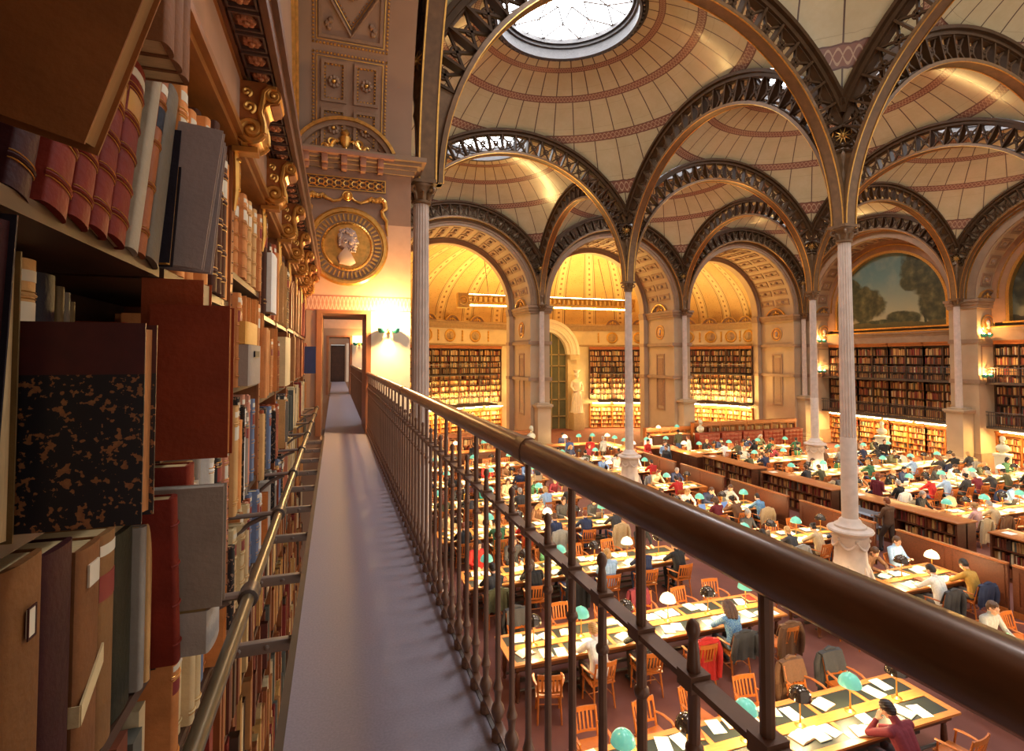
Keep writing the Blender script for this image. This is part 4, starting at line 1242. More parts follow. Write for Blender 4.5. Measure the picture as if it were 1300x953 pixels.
def console():
    """scrolled bracket: small volute at the top outside, big volute at the bottom inside; lies in the x-z plane"""
    b = MB(); th = .075
    def spiral(cx, cz, r, turns, a0, dirn, n=26):
        return [(cx+r*(1-.85*i/n)*math.cos(a0+dirn*turns*2*PI*i/n), cz+r*(1-.85*i/n)*math.sin(a0+dirn*turns*2*PI*i/n)) for i in range(n+1)]
    body = [(-2.16,7.60),(-2.06,7.60),(-2.0,7.585),(-1.985,7.55),(-1.995,7.5),(-2.03,7.49),(-2.05,7.50),(-2.055,7.47),(-2.065,7.42),(-2.06,7.37),(-2.08,7.32),(-2.12,7.30),(-2.17,7.31),(-2.19,7.36),(-2.19,7.6)]
    b.prism([(x-XS, z-ZW) for x, z in body], 'y', -th, th, 0)
    e = MB()
    for s in (-1, 1):
        yy = s*(th+.004)
        e.tube([(x-XS, yy, z-ZW) for x, z in spiral(-2.115, 7.37, .06, 1.6, -.4, -1)], [.016]*20+[.014,.013,.012,.011,.01,.009,.008], 7)
        e.tube([(x-XS, yy, z-ZW) for x, z in spiral(-2.02, 7.54, .036, 1.3, 1.2, 1)], [.012]*20+[.011,.01,.009,.008,.007,.006,.006], 7)
        e.tube([(x-XS, yy, z-ZW) for x, z in ((-2.007,7.572),(-2.04,7.575),(-2.062,7.55),(-2.07,7.5),(-2.075,7.45),(-2.062,7.4),(-2.06,7.355))], .015, 7)
        e.tube([(x-XS, yy, z-ZW) for x, z in spiral(-2.125, 7.475, .03, 1.2, -1.2, 1)], .009, 6)
        e.tube([(x-XS, yy, z-ZW) for x, z in spiral(-2.135, 7.545, .022, 1.2, -1.2, 1)], .008, 6)
        e.ball((-2.115-XS, yy, 7.37-ZW), .018, 8, 6); e.ball((-2.02-XS, yy, 7.54-ZW), .013, 8, 6)
    # rolled front face of the scroll: one smooth ribbon across the thickness
    path = [(-2.04,7.578),(-2.01,7.575),(-1.988,7.555),(-1.985,7.53),(-2.0,7.502),(-2.03,7.497),(-2.052,7.48),(-2.063,7.44),(-2.06,7.40),(-2.056,7.37),(-2.072,7.325),(-2.105,7.303),(-2.14,7.302),(-2.165,7.32)]
    n = len(path); vs = []; fs = []
    for i, (x, z) in enumerate(path):
        for yy in (-th-.012, th+.012): vs += [(x-XS, yy, z-ZW), (x-XS-.014, yy, z-ZW+.0)]
    for i in range(n-1):
        k4 = i*4
        fs += [(k4, k4+4, k4+6, k4+2), (k4+1, k4+3, k4+7, k4+5), (k4, k4+1, k4+5, k4+4), (k4+2, k4+6, k4+7, k4+3)]
    e.add(vs, fs)
    e.box(-2.2-XS, -2.09-XS, -.04, .04, 7.275-ZW, 7.3-ZW)
    return b.mesh('console', M_CARVEDGOLD), e.mesh('console_scroll', M_GOLD)
M_CARVEDGOLD = mat('bronze_gilt', (176,104,52), .4, metal=.5, var=.2, scale=14)
cb, ce = console()
for y in BAY[3:-1]:
    o = bpy.data.objects.new('console', cb); C.objects.link(o); o.parent = bc; o.location = (0, y-5, 0)
    p = bpy.data.objects.new('scroll', ce); C.objects.link(p); p.parent = o
# ------------------------------------------------------------------ books of the gallery bookcase
M_PAGE = mat('page_edges', (206,176,126), .8, var=.14, scale=30, stretch=(1,12,1))
M_GILT = mat('gold_tooling', (206,150,70), .35, metal=.7, var=.1)
M_LABEL = mat('paper_label', (222,210,186), .7, var=.06)
M_REDLAB = mat('red_label', (138,42,38), .5, var=.1)
def leather(name, c, var=.22, rough=.5): return mat(name, c, max(rough, .58), var=var, scale=7, bump=.12, bscale=60, spec=.22)
COV = {
 'tan calf': leather('tan_calf', (208,134,76)), 'orange calf': leather('orange_calf', (226,146,80)), 'brown calf': leather('brown_calf', (158,90,50)),
 'dark brown': leather('dark_brown', (84,48,32)), 'red morocco': leather('red_morocco', (128,40,30)), 'reddish brown': leather('reddish_brown', (168,80,48)),
 'cream vellum': leather('cream_vellum', (226,200,150), .1), 'blue grey cloth': leather('blue_grey_cloth', (118,132,160), .08, .75), 'grey cloth': leather('grey_cloth', (150,140,128), .1, .75),
 'white paper': leather('white_paper_wrap', (236,230,220), .04, .8), 'pale tan': leather('pale_tan', (214,164,104), .12), 'navy cloth': leather('navy_cloth', (58,72,108), .1, .7),
 'pink card': leather('pink_card', (206,140,112), .1, .75)}
def marbled(name, dark, light, th=.62, sc_=26):
    t = NT(name, .5); M = t.math
    n = t.noise(sc_, detail=5); v = t.noise(sc_*.6, detail=3)
    f = M('GREATER_THAN', M('ADD', n, M('MULTIPLY', M('SUBTRACT', v, .5), .6)), th)
    t.base(t.mix(f, lin(dark), t.mix(v, lin(light), lin(tuple(int(x*.65) for x in light))))); return t.m
COV['black marbled'] = marbled('black_marbled', (30,24,24), (190,150,120), .58, 60)
SPECK = marbled('speckled_paper', (60,50,46), (190,160,130), .52, 120)
def book(spine, bands=5, t=.05, d=.22, h=.36, labels=True, inset=.006):
    """book standing upright: spine (or fore-edge) at x=0 facing +x, thickness in y from 0 to t, height z"""
    b = MB(); e = .0035
    if spine:
        n = 8; bul = min(.012, t*.28)
        prof = [(-d, 0), (-bul, 0)]+[(-bul+bul*math.sin(PI*i/n), t/2-(t/2)*math.cos(PI*i/n)) for i in range(1, n)]+[(-bul, t), (-d, t), (-d, t-e), (-bul-.004, t-e), (-bul-.004, e), (-d, e)]
        b.prism(prof, 'z', 0, h, 0)
        for q in range(bands):
            z = h*(.12+.72*q/(max(1, bands-1)))
            pts = [(-bul+(bul+.0005)*math.sin(PI*i/n)+.0005, t/2-(t/2)*math.cos(PI*i/n), z) for i in range(n+1)]
            b.tube(pts, .0035, 5, 0)
            if labels:
                for dz in (-.007,.007): b.tube([(p[0]+.0006, p[1], z+dz) for p in pts], .0012, 4, 2)
        if labels:
            for (za, zb, k) in ((.69,.81,1),(.9,.95,3)):
                pr = [(-bul+(bul+.0015)*math.sin(PI*i/n), t/2-(t/2)*math.cos(PI*i/n)) for i in range(1, n)]
                pr2 = [(x-.002, y) for x, y in pr[::-1]]
                b.prism(pr+pr2, 'z', h*za, h*zb, k)
    else:
        b.box(-d,0,0,e,0,h,0); b.box(-d,0,t-e,t,0,h,0); b.box(-d,-d+e,e,t-e,0,h,0)
    p = MB()
    n = 6
    xin = -.016 if spine else -.007
    if spine: p.box(-d+inset, xin, e, t-e, inset*.8, h-inset*.8)
    else:     # concave fore-edge
        pr = [(-d+e, e)]+[(xin-.006*math.sin(PI*i/n), e+(t-2*e)*i/n) for i in range(n+1)]+[(-d+e, t-e)]
        p.prism(pr, 'z', inset*.8, h-inset*.8)
    return b, p
PROTO = {}
def proto(kind):
    if kind in PROTO: return PROTO[kind]
    spine, bands, lab = {'banded':(True,5,True),'cloth':(True,2,True),'plain':(True,0,False),'fore':(False,0,False)}[kind]
    b, p = book(spine, bands, labels=lab)
    PROTO[kind] = (b.mesh('book_cover', [COV['tan calf'], M_REDLAB, M_GILT, M_LABEL], 40), p.mesh('book_pages', M_PAGE, 0))
    return PROTO[kind]
BOOK_GROUP = {}
def put_book(kind, cover, x, y, z, t, d, h, label, lean=0, out=0, pages=True, labelmat=None, group=None):
    """x: front, y: near side, z: foot"""
    mc, mp = proto(kind)
    o = bpy.data.objects.new('book', mc); C.objects.link(o)
    o.location = (x, y, z); o.scale = (d/.22, t/.05, h/.36); o.rotation_euler = (-lean, out, 0)
    o.material_slots[0].link = 'OBJECT'; o.material_slots[0].material = COV[cover] if isinstance(cover, str) else cover
    if labelmat: o.material_slots[1].link = 'OBJECT'; o.material_slots[1].material = labelmat
    tag(o, label, 'book', group or 'books on the gallery bookcase')
    if pages:
        p = bpy.data.objects.new('page_block', mp); C.objects.link(p); p.parent = o
    return o
def special(name, label, cat, x, y0, z0, t, d, h, cover, spine=True, bands=0, labels=False, lean=0, out=0, lab1=None, slots=None, pagem=None, inset=.006):
    b, p = book(spine, bands, t, d, h, labels, inset)
    o = b.build(name, slots or [cover, lab1 or M_REDLAB, M_GILT, M_LABEL], loc=(x, y0, z0), smooth=40); o.rotation_euler = (-lean, out, 0)
    tag(o, label, cat); p.build('page_block', pagem or M_PAGE, o, smooth=0)
    return o
DARKNAVY = leather('dark_navy', (34,30,40)); OLIVE = leather('olive_board', (104,82,48)); BIGBROWN = leather('big_brown_leather', (150,94,48), .18)
MAROON = leather('maroon_leather', (122,38,22), .25); MAROOND = leather('dark_maroon', (58,20,22), .2); GREENGREY = leather('green_grey_cloth', (112,98,80), .1)
GREYF = leather('grey_folder_card', (158,142,138), .06, .4); REDBR = leather('red_brown_folio', (142,58,30), .15); DGREEN = leather('dark_green_cloth', (44,42,28), .2)
TANF = leather('tan_folio', (132,84,48), .16)
# upper shelf, near the viewer
special('folio', 'huge brown leather folio tilting out over the upper left corner', 'book', -2.075, 1.31, 6.607, .05, .5, .62, BIGBROWN, False, out=.29, inset=.012, pagem=mat('tan_page_edge', (176,128,72), .7, var=.15))
ln = .245
special('book', 'dark maroon volume with a pale spine patch, first under the huge brown folio', 'book', -2.2, 1.40, 6.565, .07, .26, .44, MAROOND, True, 4, True, ln)
for q, (y0, t, nm) in enumerate(((1.49,.085,'second'),(1.578,.075,'third'),(1.656,.075,'fourth'),(1.734,.085,'fifth'))):
    special('book', 'thick red morocco volume with raised bands, %s of the leaning set under the brown folio' % nm, 'book', -2.19+.004*q, y0, 6.565, t, .27, .455, MAROON, True, 5, True, ln, lab1=M_GILT)['group'] = 'leaning red set on the upper shelf'
special('book', 'thin black slab for the shaded gap between the red set and the cream one', 'book', -2.22, 1.828, 6.565, .05, .26, .52, DARKNAVY, True, 0, False, .26)  # book-shaped black slab, stands for the shade in the gap
special('book', 'slim cream paper volume leaning beside the red set', 'book', -2.19, 1.885, 6.565, .052, .26, .575, leather('grey_cream_paper', (172,154,128), .08, .7), True, 0, False, .3)
special('book', 'slim brown calf volume with gilt spine label leaning beside the cream one', 'book', -2.19, 1.945, 6.565, .045, .26, .555, COV['brown calf'], True, 4, True, .3, lab1=DARKNAVY)
special('book', 'leaning green grey volume in front of the grey folders', 'book', -2.185, 2.0, 6.565, .085, .26, .56, GREENGREY, True, 0, False, .29)
special('book', 'narrow gilt-edged volume wedged behind the green grey one', 'book', -2.17, 2.1, 6.565, .035, .26, .42, DARKNAVY, False, 0, False, .22, pagem=M_GILT)
special('folder', 'tall grey card folder standing on end, the nearer and wider one', 'folder', -2.112, 2.2, 6.565, .028, .12, .43, GREYF, False, out=.12)
special('folder', 'tall grey card folder standing on end, the farther slanting one', 'folder', -2.1, 2.262, 6.565, .03, .14, .425, GREYF, False, out=.07, lean=.06)
for q, (y0, t, zt) in enumerate(((1.80,.075,.5),(1.878,.07,.5),(1.95,.062,.5))):
    special('folio', 'tall tan leather folio lying across the top of the row, %s' % ['nearest to the brown folio','middle one','farthest, with a red label'][q], 'book', -2.105, y0, 7.03, t, .3, .45, TANF, True, 0, q == 2, lab1=M_REDLAB)['group'] = 'tan folios above the leaning row'
# middle shelf
special('volume', 'dark navy volume cut off by the left edge, above the marbled folio', 'book', -2.15, 1.215, 6.035, .06, .25, .455, DARKNAVY, False, out=.04, inset=.012, pagem=MAROOND)
special('volume', 'worn beige board volume just left of the black marbled folio', 'book', -2.165, 1.30, 6.035, .06, .26, .42, OLIVE, False, out=.0)
def half_leather():
    t = NT('half_leather_marbled', .5); M = t.math
    n = t.noise(105, detail=5); v = t.noise(34, detail=3); w = t.noise(160, detail=2)
    f = M('GREATER_THAN', M('ADD', n, M('MULTIPLY', M('SUBTRACT', v, .5), .8)), .585)
    spot = t.mix(w, lin((176,120,70)), lin((110,64,40)))
    c = t.mix(f, lin((26,21,26)), spot)
    top = M('GREATER_THAN', t.z, .238)
    c = t.mix(top, c, t.mix(v, lin((60,18,18)), lin((88,30,26))))
    t.base(c); return t.m
special('folio', 'black marbled folio with maroon leather top, fore-edge outwards', 'book', -2.02, 1.4, 6.036, .062, .3, .32, half_leather(), False, pagem=mat('brown_page_edges', (186,122,66), .75, var=.2, scale=40, stretch=(1,14,1)), inset=.01)
special('folio', 'large red-brown folio box jutting out of the middle shelf', 'book', -2.0, 2.0, 6.035, .07, .185, .405, REDBR, False, pagem=mat('orange_edge', (190,116,52), .6, var=.15), inset=.004)
special('folio', 'red-brown folio standing behind the larger one, under the grey folders', 'book', -2.085, 2.1, 6.035, .11, .15, .485, leather('red_brown_second', (150,70,36), .15), False)
for q, (y0, t, h, cv, nm) in enumerate(((1.66,.055,.47,OLIVE,'brown vellum roll-like spine, nearest behind the marbled folio'),(1.735,.06,.47,COV['pale tan'],'tan spine with small paper label, behind the marbled folio'),(1.8,.08,.45,DARKNAVY,'dark blue spine behind the marbled folio'),(1.885,.03,.43,OLIVE,'first thin olive spine behind the marbled folio'),(1.918,.025,.42,GREENGREY,'thin grey spine behind the marbled folio'),(1.945,.025,.4,OLIVE,'second thin olive spine behind the marbled folio'))):
    special('book', nm, 'book', -2.33, y0, 6.035, t, .24, h, cv, True, 2 if q < 2 else 0, q == 1, lab1=M_LABEL)
for q in range(5):
    special('book', 'short reddish spine beside the red-brown folio, %s from the left' % ordinal(q+1), 'book', -2.31, 2.22+.05*q, 6.035, .045, .22, .37-.008*q, COV['reddish brown'], True, 3, True)['group'] = 'short reddish books on the middle shelf'
# lower shelf: tan leathers darkened to stand for weaker light at the far left
def strap_book(y0, t, lab):
    o = special('volume', lab, 'book', -2.195, y0, 5.455, t, .26, .465, TANF, True, 0, False)
    s = MB(); 
    s.prism([(t*.02,.13),(t*.98,.2),(t*.98,.24),(t*.02,.17)], 'x', .0, .004); s.box(-.26,.002,-.0015,0,.13,.17); s.build('strap', COV['cream vellum'], o)
    s = MB(); s.box(-.001,.003,t*.25,t*.7,.385,.43); s.build('paper_label', M_LABEL, o)
    return o
o = special('volume', 'broad tan volume with framed paper label at the lower left edge', 'book', -2.195, 1.415, 5.455, .12, .26, .52, leather('shaded_ochre', (124,80,42), .2), True, 0, False)
s = MB(); frame2d(s, Matrix.Translation((.0045,.06,.42)) @ Matrix.Rotation(PI/2,4,'Z'), -.013,.013,-.026,.026,.003,.002); s.build('label_frame', MAROOND, o)
s = MB(); s.box(.0015,.0055,.05,.07,.398,.442); s.build('paper_label', M_LABEL, o)
special('volume', 'dark maroon volume between two tan ones on the lower shelf', 'book', -2.2, 1.545, 5.455, .115, .26, .5, MAROOND, True, 0, False)
strap_book(1.67, .105, 'tan volume tied with a diagonal pale strap on the lower shelf')
special('volume', 'pale tan volume with a red title label on the lower shelf', 'book', -2.2, 1.785, 5.455, .085, .25, .46, leather('shaded_tan', (140,98,58), .16), True, 0, True)
special('volume', 'dark green cloth volume beside the red-labelled one', 'book', -2.205, 1.875, 5.455, .13, .25, .43, DGREEN, True, 0, False)
special('book', 'grey cloth spine beside the dark green volume', 'book', -2.19, 2.01, 5.455, .035, .25, .41, COV['grey cloth'], True, 0, False)
special('book', 'narrow tan spine right of the grey cloth one', 'book', -2.185, 2.048, 5.455, .024, .25, .42, COV['pale tan'], True, 0, False)
special('volume', 'slim red morocco volume leaning against the grey box', 'book', -2.13, 2.105, 5.46, .042, .22, .47, MAROON, True, 4, False, lean=-.14)
special('box', 'grey document box standing out beside the guard rail', 'box', -2.035, 2.16, 5.58, .05, .25, .345, leather('grey_box', (156,138,122), .12, .6), False, pagem=COV['grey cloth'], inset=.002)
special('box', 'grey-white card box lying under the grey document box', 'box', -2.06, 2.152, 5.455, .16, .25, .12, leather('grey_white_box', (182,170,158), .06, .7), True, 0, False)
special('volume', 'small dark red volume behind the grey document box', 'book', -2.14, 2.24, 5.455, .075, .25, .52, MAROON, True, 0, False)
# the bays beyond: one book after another
rb = random.Random(21); nind = 0; NMAX = 246
ROWN = ['bottom','third','second','top']
BAYN = {2:'nearest', 3:'second', 4:'third', 5:'fourth', 6:'fifth', 7:'sixth', 8:'seventh', 9:'last'}
def fill_gallery():
    global nind
    for bay in range(2, 10):
        y0, y1 = BAY[bay]+.03, BAY[bay+1]-.03
        if bay == 2: y0 = 2.32
        for lev in (3, 2, 1, 0):
            z = LEV[bay][lev]; hm = (LEV[bay][lev+1]-.04 if lev < 3 else 7.27)-z
            y = y0 if not (bay == 2 and lev == 2) else 2.5
            n = 0
            # style runs: sets of similar volumes
            run = 0
            while y < y1-.03:
                if run <= 0:
                    kind = rb.choice(('banded','banded','banded','cloth','plain','fore') if lev >= 2 else ('cloth','plain','plain','fore','cloth','banded'))
                    cv = rb.choice(['tan calf','orange calf','brown calf','tan calf','reddish brown','pale tan','orange calf','dark brown'] if lev >= 2 else ['blue grey cloth','pale tan','grey cloth','tan calf','cream vellum','reddish brown','blue grey cloth','pink card','orange calf','white paper','black marbled'])
                    run = rb.randint(2, 5) if lev >= 2 else rb.randint(1, 2)
                    hh = hm*rb.uniform(.74,.97); tt = rb.uniform(.05,.085) if lev >= 2 else rb.uniform(.03,.075)
                    lab = rb.random() < .5
                run -= 1
                t = min(tt*rb.uniform(.92,1.08), y1-y); h = hh*rb.uniform(.985,1.0)
                xf = XS+rb.uniform(-.03,.035)+(.02 if kind == 'fore' else 0)
                n += 1
                if nind < NMAX and bay <= 5:
                    nind += 1
                    wd = {'banded':'banded volume','cloth':'lettered volume','plain':'plain volume','fore':'volume, pages outwards'}[kind]
                    put_book(kind, cv, xf, y, z, t-.003, .24, h, '%s %s, %s on the %s shelf, %s full bay' % (cv, wd, ordinal(n), ROWN[lev], BAYN[bay]), pages=bay <= 3, labelmat=M_LABEL if lab else None)
                else:
                    k = {'tan calf':3,'orange calf':1,'brown calf':0,'reddish brown':7,'pale tan':4,'dark brown':2,'blue grey cloth':8,'grey cloth':8,'cream vellum':6,'pink card':9,'white paper':6,'black marbled':5}[cv]
                    MASS.box(xf-.24, xf, y, y+t-.003, z, z+h, k)
                y += t
fill_gallery()
y = .3
while y < 2.1:
    if abs(y-1.12) < .07: y += .1
    t = rb.uniform(.04,.08); MASS.box(XS-.24, XS+rb.uniform(-.02,.02), y, y+t-.003, 5.03, 5.03+rb.uniform(.28,.37), rb.choice((0,1,3,4,6,8))); y += t
# shelves below the walkway level, glimpsed through the gap
for bay in range(0, 10):
    for z in (4.45, 3.9, 3.3, 2.7):
        M = Matrix.Translation((-2.5, BAY[bay]+.03, 0)) @ Matrix.Rotation(PI/2, 4, 'Z')
        fill_row(M, 0, BAY[bay+1]-BAY[bay]-.06, z, .46, .3, rb, pale=.3)
# odd items lying out of line further along
o = special('box', 'grey card file box with a dark title slot, jutting from the second full bay', 'box', -2.115, 3.24, 6.165, .42, .3, .2, leather('grey_file_box', (160,146,134), .06, .7), True, 0, False)
s = MB(); s.box(.0,.006,.1,.26,.14,.17); s.build('title_slot', DARKNAVY, o)
special('box', 'yellow tan box lying on the grey file box', 'box', -2.13, 3.24, 6.368, .4, .3, .11, leather('yellow_tan_box', (226,166,84), .06, .6), True, 0, False)
special('volume', 'tall white paper sheet bundle in the third full bay', 'book', -2.13, 4.3, 6.61, .3, .2, .4, COV['white paper'], True, 0, False)
special('volume', 'cream bundle of papers bulging from the fourth full bay', 'book', -2.12, 5.32, 6.06, .5, .24, .42, COV['cream vellum'], True, 0, False)
special('volume', 'upright navy album at the far end of the gallery bookcase', 'book', -2.02, 9.3, 6.06, .12, .3, .42, COV['navy cloth'], False)
# ------------------------------------------------------------------ reading tables, lamps, chairs, counters
M_LEATHERTOP = mat('table_leather', (26,32,26), .45, var=.15, scale=12)
M_TABLE = mat('table_oak', (186,116,56), .38, var=.16, scale=5, stretch=(1,7,7))
M_TABLED = mat('table_frame', (92,48,24), .45, var=.2, scale=4, stretch=(1,7,7))
ROWY = [6.87, 10.25, 13.63, 17.0, 20.4, 23.8, 27.2]
ROWN_T = ['nearest','second','third','fourth','fifth','sixth','seventh']
def table(x0, x1, yc, label, group):
    t = empty('reading_table', ((x0+x1)/2, yc, 0)); tag(t, label, 'table', group)
    w = (x1-x0)/2; d = .56
    a = MB()
    a.box(-w, w, -d, -d+.1, .715, .75); a.box(-w, w, d-.1, d, .715, .75); a.box(-w, -w+.12, -d+.1, d-.1, .715, .75); a.box(w-.12, w, -d+.1, d-.1, .715, .75)
    a.box(-w+.12, w-.12, -.09, .09, .715, .76)
    n = max(1, round((x1-x0-.24)/1.03)); pw = (2*w-.24)/n
    for q in range(1, n): a.box(-w+.12+pw*q-.04, -w+.12+pw*q+.04, -d+.1, d-.1, .715, .752)
    a.build('wooden_border', M_TABLE, t)
    a = MB(); a.box(-w+.02, w-.02, -d+.02, d-.02, .7, .745); a.build('leather_top', M_LEATHERTOP, t)
    a = MB(); a.box(-w+.1, w-.1, -d+.08, -d+.11, .6, .715); a.box(-w+.1, w-.1, d-.11, d-.08, .6, .715); a.box(-w+.1,-w+.13,-d+.1,d-.1,.6,.715); a.box(w-.13,w-.1,-d+.1,d-.1,.6,.715)
    a.build('apron', M_TABLED, t)
    prof = [(.03,0),(.045,.02),(.03,.05),(.028,.1),(.045,.14),(.05,.3),(.038,.5),(.028,.53),(.045,.56),(.05,.6),(.05,.7)]
    m = max(2, int((x1-x0)/2.2)+1)
    for q in range(m):
        for s in (-1, 1):
            l = MB(); l.lathe(prof, 10, (-w+.16+(2*w-.32)*q/(m-1), s*(d-.16), 0)); l.build('leg', M_TABLED, t)
    a = MB(); a.box(-w+.16, w-.16, -.03, .03, .12, .17); a.tube([(-w+.16,-.3,.14),(w-.16,-.3,.14)], .025, 6); a.tube([(-w+.16,.3,.14),(w-.16,.3,.14)], .025, 6); a.build('foot_rail', M_IRON_D, t)
    return pw, n
# --- lamps
def shade_mat(name, col, e, ecol):
    m = mat(name, col, .22, var=.12, scale=8, emit=ecol, es=e, coat=.4); return m
M_SHG = shade_mat('opal_green_shade', (104,186,162), .3, (130,224,196))
M_SHW = shade_mat('opal_white_shade', (236,228,206), 1.6, (255,226,170))
M_SHD = mat('dark_nickel_shade', (92,80,70), .16, metal=.8, var=.2, scale=6)
M_SHIN = mat('lit_shade_inside', (255,236,190), .6, var=0, emit=(255,222,150), es=7)
def lamp_meshes():
    st = MB(); st.lathe([(.085,0),(.085,.012),(.05,.022),(.018,.04),(.012,.08),(.017,.1),(.011,.12),(.011,.36),(.02,.37),(.011,.385),(.011,.42)], 14)
    sh = MB(); sh.lathe([(.012,.60),(.02,.585),(.06,.575),(.11,.545),(.15,.49),(.165,.43),(.168,.415),(.16,.415),(.15,.44)], 18, caps=False)
    ins = MB(); ins.lathe([(.16,.416),(.145,.47),(.1,.53),(.03,.56),(0,.562)], 14, caps=False)
    bl = MB(); bl.ball((0,0,.455), .032, 8, 6)
    return st.mesh('lamp_stem', M_BRASS), sh.mesh('lamp_shade', M_SHG), ins.mesh('shade_lining', M_SHIN), bl.mesh('lamp_bulb', emis('lamp_bulb', (255,226,160), 14))
LM = lamp_meshes()
TOP_Z = .755
nlamp = 0
LAMP_LIGHTS = []
def lamp(x, y, kind, label, group=None, z=TOP_Z):
    global nlamp; nlamp += 1
    r = empty('reading_lamp', (x, y, z)); tag(r, label, 'lamp', group or 'reading lamps on the tables')
    for q, nm in enumerate(('stem','shade')):
        o = bpy.data.objects.new(nm, LM[q]); C.objects.link(o); o.parent = r
        if nm == 'shade':
            o.material_slots[0].link = 'OBJECT'; o.material_slots[0].material = {'green':M_SHG,'white':M_SHW,'dark':M_SHD}[kind]
            i = bpy.data.objects.new('lining', LM[2]); C.objects.link(i); i.parent = o
    b = bpy.data.objects.new('bulb', LM[3]); C.objects.link(b); b.parent = r
    LAMP_LIGHTS.append((x, y, kind, z))
# --- chairs: wooden armchair with slatted back
def chair_parts():
    P = {}
    s = MB(); s.prism([(-.24,-.21),(.24,-.21),(.22,.22),(-.22,.22)], 'z', .43, .455); s.prism([(-.22,-.19),(.22,-.19),(.2,.2),(-.2,.2)], 'z', .455, .468)
    P['seat'] = s.mesh('chair_seat', M_CHAIR)
    # back at -y
    b = MB(); T = lambda z: -.20-.10*(z-.45)/.42
    b.tube([(-.2,T(.45),.45),(-.205,T(.88),.88)], [.02,.016], 8); b.tube([(.2,T(.45),.45),(.205,T(.88),.88)], [.02,.016], 8)
    pts = [(-.22,T(.88),.88),(-.1,T(.9)-.025,.905),(.1,T(.9)-.025,.905),(.22,T(.88),.88)]
    for z0, h in ((.84,.075),(.55,.035)):
        n = 8
        for i in range(n):
            a, c = -.21+.42*i/n, -.21+.42*(i+1)/n
            f = lambda x: T(z0)-.03*(1-(x/.21)**2)
            b.add([(a,f(a)-.01,z0-h/2),(c,f(c)-.01,z0-h/2),(c,f(c)+.01,z0-h/2),(a,f(a)+.01,z0-h/2),(a,f(a)-.01,z0+h/2),(c,f(c)-.01,z0+h/2),(c,f(c)+.01,z0+h/2),(a,f(a)+.01,z0+h/2)], [(0,1,2,3),(4,7,6,5),(0,4,5,1),(1,5,6,2),(2,6,7,3),(3,7,4,0)])
    for i in range(5):
        x = -.13+.065*i; f = lambda z: T(z)-.03*(1-(x/.21)**2)
        b.add([(x-.016,f(.55)-.007,.55),(x+.016,f(.55)-.007,.55),(x+.016,f(.55)+.007,.55),(x-.016,f(.55)+.007,.55),(x-.016,f(.84)-.007,.82),(x+.016,f(.84)-.007,.82),(x+.016,f(.84)+.007,.82),(x-.016,f(.84)+.007,.82)], [(0,1,2,3),(4,7,6,5),(0,4,5,1),(1,5,6,2),(2,6,7,3),(3,7,4,0)])
    P['backrest'] = b.mesh('chair_backrest', M_CHAIR)
    for k, sx in (('arm',-1),('arm.001',1)):
        a = MB(); a.tube([(sx*.205,T(.66),.66),(sx*.255,-.1,.665),(sx*.265,.06,.66),(sx*.25,.16,.645)], [.016,.022,.024,.018], 8, squash=(1.2,.7)); a.tube([(sx*.245,.13,.64),(sx*.225,.15,.45)], .015, 7)
        P[k] = a.mesh('chair_arm', M_CHAIR)
    for i, (sx, sy) in enumerate(((-1,-1),(1,-1),(-1,1),(1,1))):
        l = MB(); l.tube([(sx*.19, sy*.18, .44),(sx*.21, sy*.2-(.05 if sy < 0 else 0), 0)], [.021,.015], 8); P['leg.%d' % i] = l.mesh('chair_leg', M_CHAIR)
    st = MB()
    for sx in (-1,1): st.tube([(sx*.2,-.21,.2),(sx*.2,.19,.2)], .01, 6)
    st.tube([(-.2,-.01,.2),(.2,-.01,.2)], .01, 6); P['stretcher'] = st.mesh('chair_stretcher', M_CHAIR)
    return P
CP = chair_parts()
def whole_chair():
    me = bpy.data.meshes.new('chair_whole'); bm = bmesh.new()
    for m in CP.values(): bm.from_mesh(m)
    bm.to_mesh(me); bm.free(); me.materials.append(M_CHAIR); me.polygons.foreach_set('use_smooth', [True]*len(me.polygons)); me.set_sharp_from_angle(angle=.6); return me
CW = whole_chair()
def chair(x, y, rz, label, detail=True, group='wooden armchairs at the reading tables'):
    if not detail:
        o = bpy.data.objects.new('armchair', CW); C.objects.link(o); o.location = (x,y,0); o.rotation_euler = (0,0,rz); return tag(o, label, 'chair', group)
    r = empty('armchair', (x, y, 0), rz); tag(r, label, 'chair', group)
    for k, m in CP.items():
        o = bpy.data.objects.new(k.split('.')[0], m); C.objects.link(o); o.parent = r
    return r
